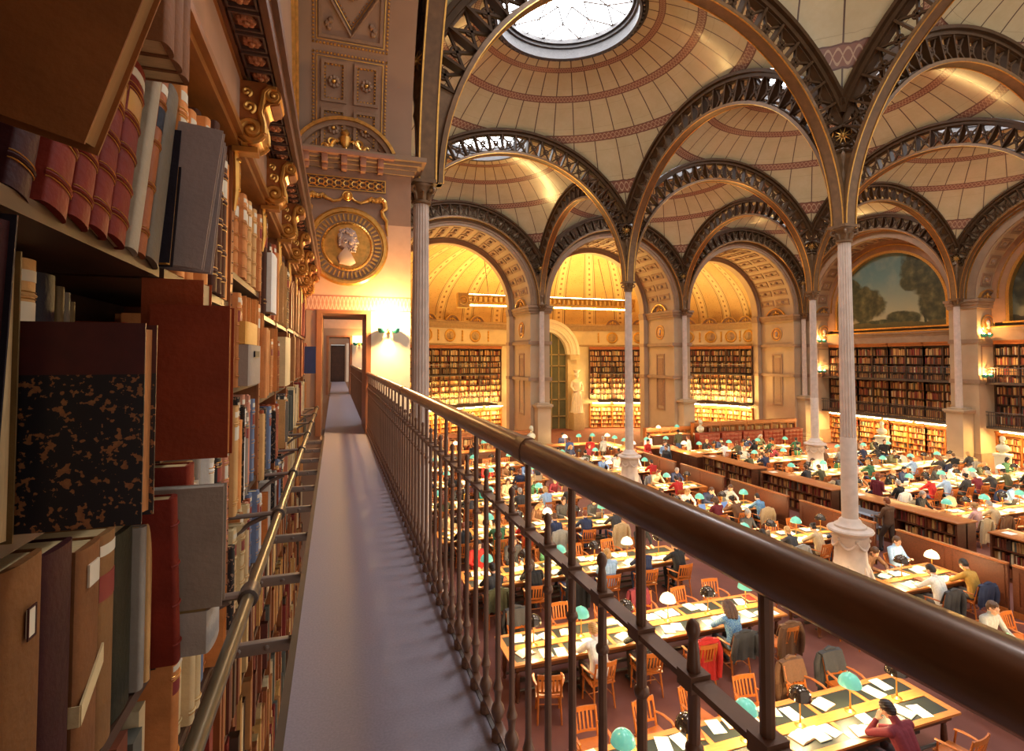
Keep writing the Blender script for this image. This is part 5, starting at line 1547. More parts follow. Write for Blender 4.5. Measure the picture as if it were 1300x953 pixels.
# --- things on the tables
M_PAPER = mat('paper', (246,240,226), .8, var=.02); M_CREAMP = mat('cream_page', (238,222,186), .8, var=.04)
M_LAPD = mat('laptop_dark', (48,50,56), .35, var=.05); M_LAPG = mat('laptop_grey', (168,170,172), .35, metal=.3, var=.04)
M_SCREEN = mat('laptop_screen', (90,120,170), .3, var=.1, emit=(110,140,190), es=.5); M_SCREENG = mat('pale_screen', (190,210,190), .3, var=.1, emit=(200,220,190), es=.6)
def flat_meshes():
    out = {}
    b = MB(); b.box(-.105,.105,-.148,.148,0,.002); out['sheet'] = b.mesh('paper_sheet', M_PAPER, 0)
    b = MB()      # open book: two swelling page blocks over a cover
    n = 8
    for s in (-1, 1):
        top = [(s*.155*i/n, .006+.028*math.sin(PI*min(1,(i+.6)/n))**.7*(1-.45*i/n)) for i in range(n+1)]
        b.prism(top+[(s*.155,.004),(0,.004)], 'y', -.115, .115, 0)
    b.box(-.162,.162,-.122,.122,0,.004,1)
    out['open'] = b.mesh('open_book_mesh', [M_CREAMP, MAROON], 40)
    b = MB(); b.box(-.1,.1,-.14,.14,0,.006,1); b.box(-.097,.1-.001,-.136,.136,.006,.034,0); b.box(-.1,.1,-.14,.14,.034,.04,1); b.box(-.104,-.097,-.14,.14,0,.04,1)
    out['closed'] = b.mesh('closed_book_mesh', [M_PAGE, MAROON], 0)
    b = MB(); b.box(-.11,.11,-.15,.15,0,.012,0); b.box(-.11,.11,-.15,.15,.012,.0135,1); out['pad'] = b.mesh('notepad_mesh', [M_PAPER, M_CREAMP], 0)
    b = MB(); b.bevbox(-.15,.15,-.115,.115,0,.022,.004,0); b.box(-.13,.13,-.01,.09,.022,.0235,1); out['lapbase'] = b.mesh('laptop_base', [M_LAPG, M_LAPD], 0)
    b = MB(); b.bevbox(-.15,.15,-.006,.006,0,.22,.003,0); b.box(-.135,.135,-.0075,-.006,.015,.205,1); out['laplid'] = b.mesh('laptop_lid', [M_LAPG, M_SCREEN], 0)
    return out
FM = flat_meshes()
def laptop(x, y, rz, label, dark=False, green=False):
    r = empty('laptop', (x, y, TOP_Z), rz); tag(r, label, 'laptop', 'laptops on the reading tables')
    o = bpy.data.objects.new('keyboard_base', FM['lapbase']); C.objects.link(o); o.parent = r
    l = bpy.data.objects.new('screen_lid', FM['laplid']); C.objects.link(l); l.parent = r; l.location = (0,.115,.02); l.rotation_euler = (-.32,0,0)
    for p, a in ((o,0),(l,0)):
        if dark: p.material_slots[0].link = 'OBJECT'; p.material_slots[0].material = M_LAPD
    if green: l.material_slots[1].link = 'OBJECT'; l.material_slots[1].material = M_SCREENG
CLOTHBOOK = [MAROON, COV['navy cloth'], COV['tan calf'], COV['dark brown'], COV['reddish brown'], GREENGREY]
FLATNAME = {'sheet':('paper_sheet','sheet of paper'),'open':('open_book','open book'),'closed':('closed_book','book'),'pad':('notepad','notepad')}
FLATN = {'sheet':0,'open':0,'closed':0,'pad':0}
def flat(kind, x, y, z, rz, rng, where):
    FLATN[kind] += 1
    nm, cat = FLATNAME[kind]
    o = bpy.data.objects.new(nm, FM[kind]); C.objects.link(o); o.location = (x, y, z); o.rotation_euler = (0, 0, rz)
    if kind in ('open','closed'):
        o.material_slots[1].link = 'OBJECT'; o.material_slots[1].material = rng.choice(CLOTHBOOK)
    lab = {'sheet':'loose white sheet of paper lying on the %s','open':'open book with cream pages lying on the %s','closed':'closed cloth-bound book lying on the %s','pad':'white writing pad lying on the %s'}[kind] % where
    tag(o, lab, cat, '%ss on the %s' % ({'sheet':'paper sheet','open':'open book','closed':'closed book','pad':'writing pad'}[kind], where))
    return o
rt = random.Random(77)
SEATS = []        # (x, y, facing, tablekey, side, index)
TABLES = []
def where_name(row, block): return '%s %s table' % (ROWN_T[row], block)
for row, yc in enumerate(ROWY):
    for block, (x0, x1) in (('left-hand',(1.35,7.65)),('middle',(9.15,13.62)),('right-hand',(18.2,30.3))):
        if row == 6 and block == 'left-hand': x0, x1 = 2.5, 7.6
        if row == 6 and block == 'right-hand': x0, x1 = 18.2, 26
        if row >= 2 and block == 'middle': x0 = 9.4
        if block == 'middle' and row in (1, 4): x0 = 11.2 if row == 1 else 11.3     # the round column pedestals stand in the aisle
        if block == 'middle' and row == 1:
            pw, n = table(8.55, 9.85, yc, 'short oak reading table left of the nearest garlanded column', 'long reading tables'); TABLES.append((row, 'short', 8.55, 9.85, yc, pw, n, 'short table beside the column'))
        wn = where_name(row, block)
        pw, n = table(x0, x1, yc, 'long oak reading table with dark leather top, %s row from the viewer, %s block' % (ROWN_T[row], block), 'long reading tables')
        TABLES.append((row, block, x0, x1, yc, pw, n, wn))
# lamps along the ridge: green opal ones and dark metal ones in turn
for (row, block, x0, x1, yc, pw, n, wn) in TABLES:
    for q in range(n):
        x = x0+.12+pw*(q+.5)
        k = ('green','dark')[(q+row) % 2]
        if rt.random() < .1 and k == 'green': k = 'white'
        desc = {'green':'green shaded','dark':'dark metal shaded','white':'glowing white shaded'}[k]
        lamp(x, yc, k, '%s reading lamp, %s from the left on the %s' % (desc, ordinal(q+1), wn))
# seats
for (row, block, x0, x1, yc, pw, n, wn) in TABLES:
    for side in (-1, 1):
        for q in range(n):
            SEATS.append((x0+.12+pw*(q+.5)+rt.uniform(-.08,.08), yc+side*.86, 0 if side < 0 else PI, row, block, side, q, wn))
# papers, books, laptops
for (row, block, x0, x1, yc, pw, n, wn) in TABLES:
    for side in (-1, 1):
        for q in range(n):
            x = x0+.12+pw*(q+.5)
            far = row >= 4
            items = rt.choice((['open','sheet'],['open','pad','sheet'],['sheet','sheet','closed'],['pad','open','closed'],['sheet','open','sheet'],['open'],['pad','sheet'],['laptop','sheet'])) if rt.random() < .88 else []
            if far: items = items[:2]
            px = x-.26
            for it in items:
                yy = yc+side*rt.uniform(.2,.4)
                if it == 'laptop':
                    if far: continue
                    laptop(x, yc+side*.3, PI if side > 0 else 0, 'open laptop, %s place on the %s side of the %s' % (ordinal(q+1), 'near' if side < 0 else 'far', wn), rt.random() < .5, rt.random() < .4); px = x+.24; continue
                rz = (0 if side < 0 else PI)+rt.uniform(-.35,.35)
                flat(it, px+rt.uniform(0,.1), yy, TOP_Z-.003, rz, rt, wn); px += rt.uniform(.24,.32)
# --- wooden partitions and low bookcases along the central aisle
def panel_screen(x, y0, y1, h, label):
    t = empty('wooden_screen', (x, (y0+y1)/2, 0)); tag(t, label, 'partition', 'oak screens along the aisle')
    L_ = (y1-y0)/2
    b = MB(); b.box(-.03,.03,-L_,L_,0,h); b.build('board', M_OAKD, t)
    b = MB(); b.bevbox(-.06,.06,-L_,L_,h,h+.05,.01); b.box(-.045,.045,-L_,L_,0,.15); b.build('cap_rail', M_OAK, t)
    n = max(1, round(2*L_/1.3)); b = MB()
    for q in range(n):
        a, c = -L_+2*L_*q/n+.06, -L_+2*L_*(q+1)/n-.06
        for sx in (-.045,.03):
            b.box(sx,sx+.015,a,c,.22,.3); b.box(sx,sx+.015,a,c,h-.12,h-.04); b.box(sx,sx+.015,a,a+.08,.3,h-.12); b.box(sx,sx+.015,c-.08,c,.3,h-.12)
    b.build('panel_moulding', M_OAKD, t)
for q, (y0, y1) in enumerate(((6.2,9.1),(9.2,11.95),(12.6,15.4),(15.9,18.9),(19.3,22.3),(22.7,25.6))):
    panel_screen(14.05, y0, y1, 1.22, 'panelled oak screen at the end of the middle tables, %s from the viewer' % ordinal(q+1))
    if q in (1, 3): pass
M_REDBOOK = mat('red_spine', (150,44,30), .5, var=.25, scale=30)
def low_case(x, y0, y1, label, red):
    t = empty('low_bookcase', (x, (y0+y1)/2, 0)); tag(t, label, 'bookcase', 'low bookcases along the aisle')
    L_ = (y1-y0)/2; h = 1.22
    b = MB(); b.bevbox(-.46,.46,-L_-.04,L_+.04,h,h+.05,.012); b.build('top', M_OAK, t)
    b = MB(); b.box(-.42,.42,-L_,-L_+.05,0,h); b.box(-.42,.42,L_-.05,L_,0,h); b.box(-.03,.03,-L_,L_,0,h); b.box(-.42,.42,-L_,L_,0,.1)
    b.build('carcass', M_OAKD, t)
    b = MB(); 
    for z in (.1,.48,.86): b.box(-.42,.42,-L_+.05,L_-.05,z-.02,z+.005)
    n = max(1, round(2*L_/.9))
    for q in range(1, n): b.box(-.42,.42,-L_+2*L_*q/n-.015,-L_+2*L_*q/n+.015,.1,h)
    b.build('shelf', M_OAKD, t)
    for sgn in (-1, 1):
        for z in (.105,.485,.865):
            M = Matrix.Translation((x+sgn*.05, (y0+y1)/2, 0)) @ Matrix.Rotation(-PI/2 if sgn < 0 else PI/2, 4, 'Z')
            fill_row(M, -L_+.06, L_-.06, z, .33, .3, rt, .03, .06, pale=.06 if red else .22)
    c = MB(); c.box(-.2,.1,L_-.4,L_-.15,h+.05,h+.055); c.build('card_label', M_PAPER, t)
for q, (y0, y1) in enumerate(((6.9,10.9),(11.75,15.5),(16.1,19.6),(20.2,23.6))):
    low_case(16.75, y0, y1, 'low oak bookcase with a slabbed top in the central aisle, %s from the viewer' % ordinal(q+1), q >= 1)
# issue desk before the apse doorway, card cabinets, far low cases
def desk(x0, x1, y0, y1, h, label, nm='counter'):
    t = empty(nm, ((x0+x1)/2, (y0+y1)/2, 0)); tag(t, label, 'counter', 'issue desk counters')
    w, d = (x1-x0)/2, (y1-y0)/2
    b = MB(); b.bevbox(-w-.05,w+.05,-d-.05,d+.05,h,h+.05,.012); b.build('top', M_OAK, t)
    b = MB(); b.box(-w,w,-d,d,0,h); b.build('carcass', M_OAKD, t)
    b = MB(); n = max(1, round((x1-x0)/.7))
    for q in range(n): frame2d(b, Matrix.Translation((0,-d,0)), -w+2*w*q/n+.05, -w+2*w*(q+1)/n-.05, .12, h-.08, .07, .02)
    m = max(1, round((y1-y0)/.7))
    for q in range(m): frame2d(b, Matrix.Translation((-w,0,0)) @ Matrix.Rotation(-PI/2,4,'Z'), -d+2*d*q/m+.05, -d+2*d*(q+1)/m-.05, .12, h-.08, .07, .02)
    b.build('panel', M_OAKD, t)
desk(10.2,13.2,29.2,29.9,1.15,'oak issue desk counter in front of the apse doorway, left wing')
desk(13.6,14.4,25.9,29.9,1.1,'long oak counter running toward the apse on the left of the aisle')
desk(15.0,17.2,27.0,27.8,1.1,'middle oak counter of the issue desk in the aisle')
desk(17.6,20.4,30.1,30.8,1.3,'oak counter right of the apse doorway statue')
desk(16.2,16.9,23.9,26.8,1.12,'narrow oak counter at the far end of the aisle')
def drawer_cabinet(x, y, w, h, label, rz=0):
    t = empty('card_cabinet', (x, y, 0), rz); tag(t, label, 'cabinet', 'red card cabinets')
    RED = mat('red_mahogany', (134,46,28), .4, var=.2, scale=6, stretch=(1,6,6))
    b = MB(); b.box(-w/2,w/2,-.25,.25,0,h); b.bevbox(-w/2-.03,w/2+.03,-.28,.28,h,h+.04,.01); b.build('body', RED, t)
    n, m = max(2, int(w/.32)), 5; b = MB(); g = MB()
    for i in range(n):
        for j in range(m):
            xx = -w/2+w*(i+.5)/n; zz = .1+(h-.12)*(j+.5)/m
            b.bevbox(xx-w/n/2+.012, xx+w/n/2-.012, -.265, -.25, zz-(h-.12)/m/2+.012, zz+(h-.12)/m/2-.012, .004); g.ball((xx,-.272,zz), .012, 6, 4)
    b.build('drawer_front', RED, t)['kind'] = 'stuff'; g.build('knob', M_BRASS, t)['kind'] = 'stuff'
for q in range(5):
    drawer_cabinet(21.6+1.75*q, 29.9, 1.6, 1.35, 'red mahogany card-index cabinet before the right apse opening, %s from the left' % ordinal(q+1))
for q in range(4):
    M = Matrix.Translation((22.2+2.2*q, 31.0, 0))
    bookcase('bookcase', M, 2.1, .05, 1.95, 4, 3, 'free-standing lit low bookcase in the right apse opening, %s from the left' % ordinal(q+1), 'free-standing low bookcases', rs, woodm=M_OAK, pale=.3)
for q in range(2):
    M = Matrix.Translation((18.6+1.9*q, 31.4, 0))
    bookcase('bookcase', M, 1.8, .05, 1.7, 4, 3, 'free-standing low bookcase in the middle apse opening, %s from the left' % ordinal(q+1), 'free-standing low bookcases', rs, woodm=M_OAK, pale=.3)
# book trolleys
def trolley(x, y, rz, label, n=3):
    t = empty('book_trolley', (x, y, 0), rz); tag(t, label, 'trolley')
    W = mat('grey_steel', (176,180,190), .4, metal=.4, var=.05)
    b = MB()
    for z in (.3,.68,1.05): b.box(-.4,.4,-.22,.22,z,z+.02); b.box(-.4,.4,-.01,.01,z,z+.16)
    b.build('shelf', W, t)
    b = MB()
    for sx in (-.4,.4):
        for sy in (-.2,.2): b.tube([(sx,sy,.1),(sx,sy,1.2)], .014, 6)
        b.tube([(sx,-.2,1.2),(sx,.2,1.2)], .014, 6)
    b.build('frame', W, t)
    for sx in (-.36,.36):
        for sy in (-.18,.18):
            w = MB(); w.torus((sx,sy,.06), .042, .018, 12, 6, M=Matrix.Rotation(PI/2,4,'X')); w.build('wheel', M_LAPD, t)
trolley(15.35, 13.9, PI/2, 'grey steel book trolley pushed along the central aisle')
trolley(12.2, 23.3+1.7, 0, 'grey steel book trolley standing before the left issue counter')
trolley(10.2, 25.4, .2, 'light steel book trolley behind the garlanded column')
for q in range(4):
    M = Matrix.Translation((2.0+2.15*q, 31.0, 0))
    bookcase('bookcase', M, 2.05, .05, 1.95, 4, 3, 'free-standing lit low bookcase in the left apse opening, %s from the left' % ordinal(q+1), 'free-standing low bookcases', rs, woodm=M_OAK, pale=.4)
desk(2.2,8.6,29.0,29.7,1.1,'long oak counter before the low bookcases of the left apse opening')
laptop(11.75, 7.12, PI+.2, 'pale-screened laptop on the nearest middle table, by the lower right corner', False, True)
laptop(12.7, 6.65, .1, 'dark blue-screened laptop on the nearest middle table', True)
for q, (x, y) in enumerate(((13.9,26.4),(14.0,27.5),(14.0,28.6),(14.0,29.5),(13.0,29.5),(12.1,29.5),(11.2,29.5),(15.4,27.4),(16.7,27.4),(18.2,30.4),(19.6,30.4),(3.0,29.35),(4.6,29.35),(6.2,29.35),(7.8,29.35),(16.5,25.4))):
    z = 1.36 if 17.6 < x < 20.4 else 1.2 if 10 < x < 13.4 else 1.17 if x > 16.2 and y < 27 else 1.15
    lamp(x, y, 'green' if q % 3 else 'white', 'small %s lamp standing on the issue counters, %s of them' % ('green' if q % 3 else 'white', ordinal(q+1)), 'lamps on the issue counters', z)
    if q % 2 == 0: flat('pad' if q % 4 else 'closed', x+.3, y+.05, z, .3*q, rt, 'issue counters before the apse')
# busts on pedestals along the far walls
def herm(x, y, rz, label):
    t = empty('marble_bust', (x, y, 0), rz); tag(t, label, 'bust', 'marble busts on pedestals')
    W = mat('pale_marble', (206,202,178), .5, var=.07, scale=4)
    b = MB(); b.bevbox(-.32,.32,-.3,.3,0,.12,.01); b.prism([(-.26,.12),(.26,.12),(.3,1.2),(-.3,1.2)], 'y', -.26, .26); b.bevbox(-.36,.36,-.32,.32,1.2,1.32,.015); b.build('pedestal', W, t)
    f = MB(); f.lathe([(.14,1.32),(.1,1.37),(.13,1.42)], 14)
    f.ball((0,.02,1.6), .3, 16, 10, sc=(1,.62,.72)); f.tube([(0,.02,1.7),(0,0,1.92)], [.1,.085], 12)
    f.ball((0,-.02,2.05), .125, 16, 12, sc=(.85,1,1.2)); f.ball((0,-.145,2.03), .025, 8, 6, sc=(.8,1,1.5)); f.ball((0,-.1,1.95), .06, 10, 8); f.build('bust', W, t)
    h = MB(); h.ball((0,.02,2.1), .132, 14, 10, sc=(.92,1.02,1.1)); h.build('hair', W, t)
herm(9.5, 30.6, .2, 'pale marble bust on pedestal at the left apse opening')
herm(21.3, 30.2, .1, 'pale marble bust on pedestal at the foot of the middle apse pillar')
herm(31.6, 25.6, -PI/2+.3, 'pale marble bust on pedestal in front of the painted-wall bookcases')
herm(31.3, 18.9, -PI/2+.3, 'white marble bust on pedestal at the right edge, beyond the wall pillar')
# ------------------------------------------------------------------ readers
SKIN = mat('skin', (214,160,128), .5, var=.06, scale=20)
EYE = mat('eye_dark', (50,36,30), .3, var=0)
def seg_mesh(mb, a, ra, b, rb, n=12, mi=None):
    """tapered capsule"""
    a, b = Vector(a), Vector(b); t = (b-a); L_ = t.length; t = t/max(L_, 1e-6)
    pts, rs = [], []
    for q in range(4):
        w = PI/2*q/4; pts.append(a-t*ra*math.cos(w)); rs.append(max(.0005, ra*math.sin(w)))
    pts.append(a); rs.append(ra); pts.append(b); rs.append(rb)
    for q in range(1, 5):
        w = PI/2*q/4; pts.append(b+t*rb*math.sin(w)); rs.append(max(.0005, rb*math.cos(w)))
    mb.tube(pts, rs, n, mi)
class Body:
    def __init__(s): s.mb = MB(); s.prims = []      # prims: (a, b, ra, rb, material)
    def cap(s, a, ra, b, rb, m): seg_mesh(s.mb, a, ra, b, rb); s.prims.append((tuple(a), tuple(b), ra, rb, m))
    def ell(s, c, r, sc, m, M=None):
        s.mb.ball(c, r, 14, 10, None, sc, M); rr = r*(sc[0]*sc[1]*sc[2])**(1/3)
        s.prims.append((tuple(c), tuple(c), rr, rr, m))
def remesh(mb, vox, smooth_it=3):
    me = bpy.data.meshes.new('tmp'); me.from_pydata(mb.v, [], mb.f); o = bpy.data.objects.new('tmp', me); C.objects.link(o)
    bm = bmesh.new(); bm.from_mesh(me); bmesh.ops.recalc_face_normals(bm, faces=bm.faces); bm.to_mesh(me); bm.free()
    r = o.modifiers.new('r', 'REMESH'); r.mode = 'VOXEL'; r.voxel_size = vox
    if smooth_it: k = o.modifiers.new('s', 'SMOOTH'); k.factor = .5; k.iterations = smooth_it
    dg = bpy.context.evaluated_depsgraph_get(); out = bpy.data.meshes.new_from_object(o.evaluated_get(dg), depsgraph=dg)
    bpy.data.objects.remove(o); bpy.data.meshes.remove(me); return out
def hand(B, wrist, dirv, up, side, curl=.5):
    """palm, four fingers of unequal length bent at the knuckles, and a thumb from the side of the palm"""
    d = Vector(dirv).normalized(); u = Vector(up); u = (u-d*u.dot(d)).normalized(); s = d.cross(u)*side
    w = Vector(wrist)
    for k in (-.024, -.008, .008, .024): B.cap(w+s*k*.7, .013, w+d*.075+s*k, .012, 0)
    for k, L_ in ((-.028,.068),(-.0095,.08),(.0095,.076),(.028,.058)):
        a = w+d*.08+s*k; b = a+(d*math.cos(curl*.5)-u*math.sin(curl*.5))*L_*.5; c = b+(d*math.cos(curl*1.3)-u*math.sin(curl*1.3))*L_*.5
        B.cap(a, .0098, b, .009, 0); B.cap(b, .009, c, .0075, 0)
    a = w+d*.022-s*.03; b = a+(d*.7-s*.65-u*.15).normalized()*.034; c = b+(d*.95-s*.15-u*.2).normalized()*.032
    B.cap(w+d*.02-s*.012, .014, a, .0125, 0); B.cap(a, .0115, b, .0105, 0); B.cap(b, .0105, c, .0085, 0)
def head(B, H):
    """head in its own frame: y forward, z up, origin at the middle of the skull"""
    T = lambda p: H @ Vector(p)
    R3 = H.to_3x3().to_4x4()
    B.ell(T((0,-.012,.03)), .1, (.78,.98,.92), 0, R3); B.ell(T((0,.03,-.02)), .085, (.72,.8,1.1), 0, R3)
    B.cap(T((-.035,.035,-.085)), .025, T((.035,.035,-.085)), .025, 0); B.ell(T((0,.062,-.102)), .024, (1,1,.9), 0, R3)
    B.cap(T((0,.092,.012)), .009, T((0,.112,-.03)), .0135, 0); B.ell(T((-.012,.1,-.034)), .009, (1,1,.9), 0); B.ell(T((.012,.1,-.034)), .009, (1,1,.9), 0)
    B.cap(T((-.036,.083,.028)), .011, T((.036,.083,.028)), .011, 0)
    B.cap(T((-.02,.087,-.062)), .0085, T((.02,.087,-.062)), .0085, 0); B.cap(T((-.016,.088,-.073)), .0085, T((.016,.088,-.073)), .0085, 0)
    for s in (-1, 1):
        B.ell(T((s*.04,.068,-.03)), .026, (1,.8,1), 0)
        B.ell(T((s*.078,-.005,-.005)), .03, (.35,.7,1.05), 0, R3)
        B.ell(T((s*.031,.086,.008)), .0125, (1,.7,.7), 4, R3)
def make_body(name, J, H, handcurl=(.5,.5), stand=False):
    B = Body(); V = Vector
    pel, mid, chest, neck = V(J['pel']), V(J['mid']), V(J['chest']), V(J['neck'])
    hc = H.to_translation()
    # torso: stacked, flattened by side-by-side capsules
    lat = (V(J['shr'])-V(J['shl'])).normalized()
    for k in (-1, 0, 1):
        B.cap(pel+lat*.075*k, .115, mid+lat*.07*k, .105, 1); B.cap(mid+lat*.07*k, .105, chest+lat*.085*k, .108, 1)
    B.cap(V(J['shl'])*.85+V(J['shr'])*.15, .075, V(J['shr'])*.85+V(J['shl'])*.15, .075, 1)
    B.cap(chest, .1, neck-(neck-chest)*.25, .07, 1)
    B.cap(neck-(neck-chest)*.2, .064, neck+(hc-neck)*.25, .06, 1)       # collar
    B.cap(neck, .054, hc+(H.to_3x3() @ V((0,-.03,-.05))), .052, 0)
    head(B, H)
    for s, q in ((-1,'l'),(1,'r')):
        sh, el, wr = V(J['sh'+q]), V(J['el'+q]), V(J['wr'+q])
        B.cap(sh, .066, el, .047, 1); B.cap(el, .048, wr-(wr-el)*.12, .035, 1); B.cap(wr-(wr-el)*.1, .028, wr, .025, 0)
        dv = V(J['hd'+q]) if 'hd'+q in J else (wr-el)
        hand(B, wr, dv, V(J.get('up'+q, (0,0,1))), s, handcurl[0 if s < 0 else 1])
        hp, kn, an, to = V(J['hp'+q]), V(J['kn'+q]), V(J['an'+q]), V(J['to'+q])
        B.cap(hp, .098, kn, .064, 2); B.cap(kn, .065, an, .044, 2)
        heel = an+(an-to).normalized()*.05; heel.z = to.z
        B.cap(heel+V((0,0,.01)), .04, to, .036, 3); B.cap(an, .043, heel+V((0,0,.02)), .042, 3)
        B.cap(pel+lat*.07*s-V((0,0,.02)), .112, hp, .1, 2)
    me = remesh(B.mb, .0085)
    # material of every face: the nearest limb segment
    n = len(me.polygons); cen = np.empty(n*3); me.polygons.foreach_get('center', cen); cen = cen.reshape(-1,3)
    best = np.full(n, 1e9); idx = np.zeros(n, dtype=np.int32)
    for a, b, ra, rb, m in B.prims:
        a = np.array(a); b = np.array(b); ab = b-a; L2 = max(ab@ab, 1e-12)
        t = np.clip(((cen-a)@ab)/L2, 0, 1); d = np.linalg.norm(cen-(a+t[:,None]*ab), axis=1)-(ra+(rb-ra)*t)
        if m == 4: d = d+.002
        w = d < best; best[w] = d[w]; idx[w] = m
    for m in (SKIN, COV['dark brown'], MATS['dark_navy'], M_LAPD, EYE): me.materials.append(m)
    me.polygons.foreach_set('material_index', idx); me.polygons.foreach_set('use_smooth', [True]*n); me.name = name
    return me, H
def Hm(c, pitch, yaw=0, roll=0):
    return Matrix.Translation(c) @ Matrix.Rotation(yaw, 4, 'Z') @ Matrix.Rotation(pitch, 4, 'X') @ Matrix.Rotation(roll, 4, 'Y')
LEGS = {'hpl':(-.095,.02,.54),'hpr':(.095,.02,.54),'knl':(-.12,.40,.53),'knr':(.12,.39,.53),'anl':(-.12,.36,.1),'anr':(.14,.40,.1),'tol':(-.13,.5,.036),'tor':(.15,.54,.036)}
def pose(pel=(0,-.07,.57), mid=(0,-.05,.78), chest=(0,.03,.98), neck=(0,.08,1.12), shl=(-.18,.045,1.04), shr=(.18,.045,1.04), **k):
    d = dict(LEGS); d.update(pel=pel, mid=mid, chest=chest, neck=neck, shl=shl, shr=shr); d.update(k); return d
HZ = .79
BODIES = {}
BODIES['reading'] = make_body('reader_bent', pose(ell=(-.25,.27,.84), elr=(.26,.26,.84), wrl=(-.1,.45,HZ), wrr=(.1,.46,HZ), hdl=(.35,1,0), hdr=(-.35,1,0)), Hm((0,.17,1.225), -.62), (.5,.5))
BODIES['writing'] = make_body('reader_writing', pose(neck=(.01,.1,1.1), shl=(-.18,.04,1.04), shr=(.17,.07,1.01), ell=(-.27,.28,.83), elr=(.27,.22,.82), wrl=(-.08,.44,HZ), wrr=(.14,.45,HZ), hdl=(.8,.7,0), hdr=(-.2,1,-.05)), Hm((.03,.2,1.2), -.75, -.12, .12), (.4,1.1))
BODIES['typing'] = make_body('reader_upright', pose(mid=(0,-.08,.8), chest=(0,-.05,1.01), neck=(0,-.02,1.16), shl=(-.185,-.04,1.08), shr=(.185,-.04,1.08), ell=(-.25,.08,.84), elr=(.25,.08,.84), wrl=(-.1,.33,.81), wrr=(.1,.33,.81), hdl=(.15,1,-.05), hdr=(-.15,1,-.05)), Hm((0,.03,1.285), -.3), (.6,.6))
BODIES['thinking'] = make_body('reader_head_on_hand', pose(chest=(-.02,.04,.97), neck=(-.03,.1,1.1), shl=(-.2,.06,1.0), shr=(.16,.05,1.04), ell=(-.24,.36,.81), elr=(.26,.24,.83), wrl=(-.135,.3,1.03), wrr=(.05,.45,HZ), hdl=(.25,-.2,1), upl=(-1,.1,.1), hdr=(-.7,.8,0)), Hm((-.05,.21,1.2), -.5, .1, -.2), (.7,.4))
BODIES['leaning back'] = make_body('reader_leaning_back', pose(mid=(0,-.12,.78), chest=(0,-.14,.99), neck=(0,-.12,1.14), shl=(-.185,-.13,1.06), shr=(.185,-.13,1.06), ell=(-.26,-.02,.82), elr=(.26,-.02,.82), wrl=(-.1,.2,.86), wrr=(.1,.2,.86), hdl=(.3,.8,.5), hdr=(-.3,.8,.5)), Hm((0,-.06,1.27), -.35), (.9,.9))
BODIES['turning aside'] = make_body('reader_turned', pose(chest=(.02,.0,1.0), neck=(.04,.03,1.14), shl=(-.13,.1,1.06), shr=(.17,-.08,1.05), ell=(-.12,.34,.85), elr=(.33,.08,.83), wrl=(.05,.46,HZ), wrr=(.24,.34,HZ), hdl=(.9,.5,0), hdr=(-.3,1,0)), Hm((.06,.09,1.26), -.25, -.75), (.4,.5))
SL = {'hpl':(-.09,0,.9),'hpr':(.09,0,.9),'knl':(-.1,.03,.49),'knr':(.1,.05,.49),'anl':(-.1,-.05,.1),'anr':(.11,.02,.1),'tol':(-.12,.1,.036),'tor':(.13,.17,.036)}
def spose(**k):
    d = dict(SL); d.update(pel=(0,0,.97), mid=(0,0,1.13), chest=(0,.01,1.33), neck=(0,.02,1.5), shl=(-.19,0,1.42), shr=(.19,0,1.42)); d.update(k); return d
BODIES['standing'] = make_body('person_standing', spose(ell=(-.25,-.03,1.13), elr=(.25,.0,1.13), wrl=(-.24,.12,.93), wrr=(.16,.24,1.1), hdl=(.05,.3,-1), upl=(-1,0,0), hdr=(-.5,1,.1)), Hm((0,.05,1.64), -.2), (.5,.8))
sw = dict(knl=(-.1,.2,.5), anl=(-.1,.22,.12), tol=(-.1,.37,.05), knr=(.1,-.03,.48), anr=(.1,-.3,.14), tor=(.1,-.18,.04))
BODIES['walking'] = make_body('person_walking', spose(ell=(-.24,.1,1.14), elr=(.24,.1,1.14), wrl=(-.17,.36,1.12), wrr=(.17,.36,1.12), hdl=(.1,1,0), hdr=(-.1,1,0), **sw), Hm((0,.06,1.64), -.15), (1.2,1.2))
def hair_mesh(kind):
    mb = MB()
    mb.ball((0,-.022,.045), .104, 16, 12, None, (.84,.98,.92))
    if kind == 'short': mb.ball((0,-.05,.0), .088, 14, 10, None, (.88,.85,1.0))
    if kind == 'long':
        for s in (-1, 0, 1):
            mb.tube([(s*.06,-.04,.07),(s*.08,-.065,-.02),(s*.085,-.085,-.14),(s*.07,-.1,-.27)], [.05,.06,.06,.03], 12)
        for s in (-1, 1): mb.tube([(s*.05,.03,.09),(s*.083,.0,.03),(s*.088,-.03,-.07),(s*.088,-.05,-.16)], [.03,.03,.035,.02], 10)
    if kind == 'bob':
        mb.ball((0,-.04,-.03), .1, 14, 10, None, (.98,.8,1.05))
        for s in (-1, 1): mb.tube([(s*.05,.035,.09),(s*.083,.015,.02),(s*.088,0,-.07)], [.028,.03,.028], 10)
    if kind == 'bun':
        mb.ball((0,-.05,0), .086, 14, 10, None, (.9,.8,1.0)); mb.ball((0,-.13,.06), .045, 12, 8)
    # keep the face free: cut everything in front of the hairline
    me = remesh(mb, .007, 4)
    bm = bmesh.new(); bm.from_mesh(me)
    for v in bm.verts:
        x, y, z = v.co
        if y > .062 and z < .075: v.co.y = .045-.4*max(0, .05-z)*.3
        w = .0025*math.sin(z*160+x*90)
        v.co += v.normal*w
    bm.to_mesh(me); bm.free()
    me.polygons.foreach_set('use_smooth', [True]*len(me.polygons)); me.materials.append(M_LAPD); return me
HAIR = {k: hair_mesh(k) for k in ('short','long','bob','bun')}
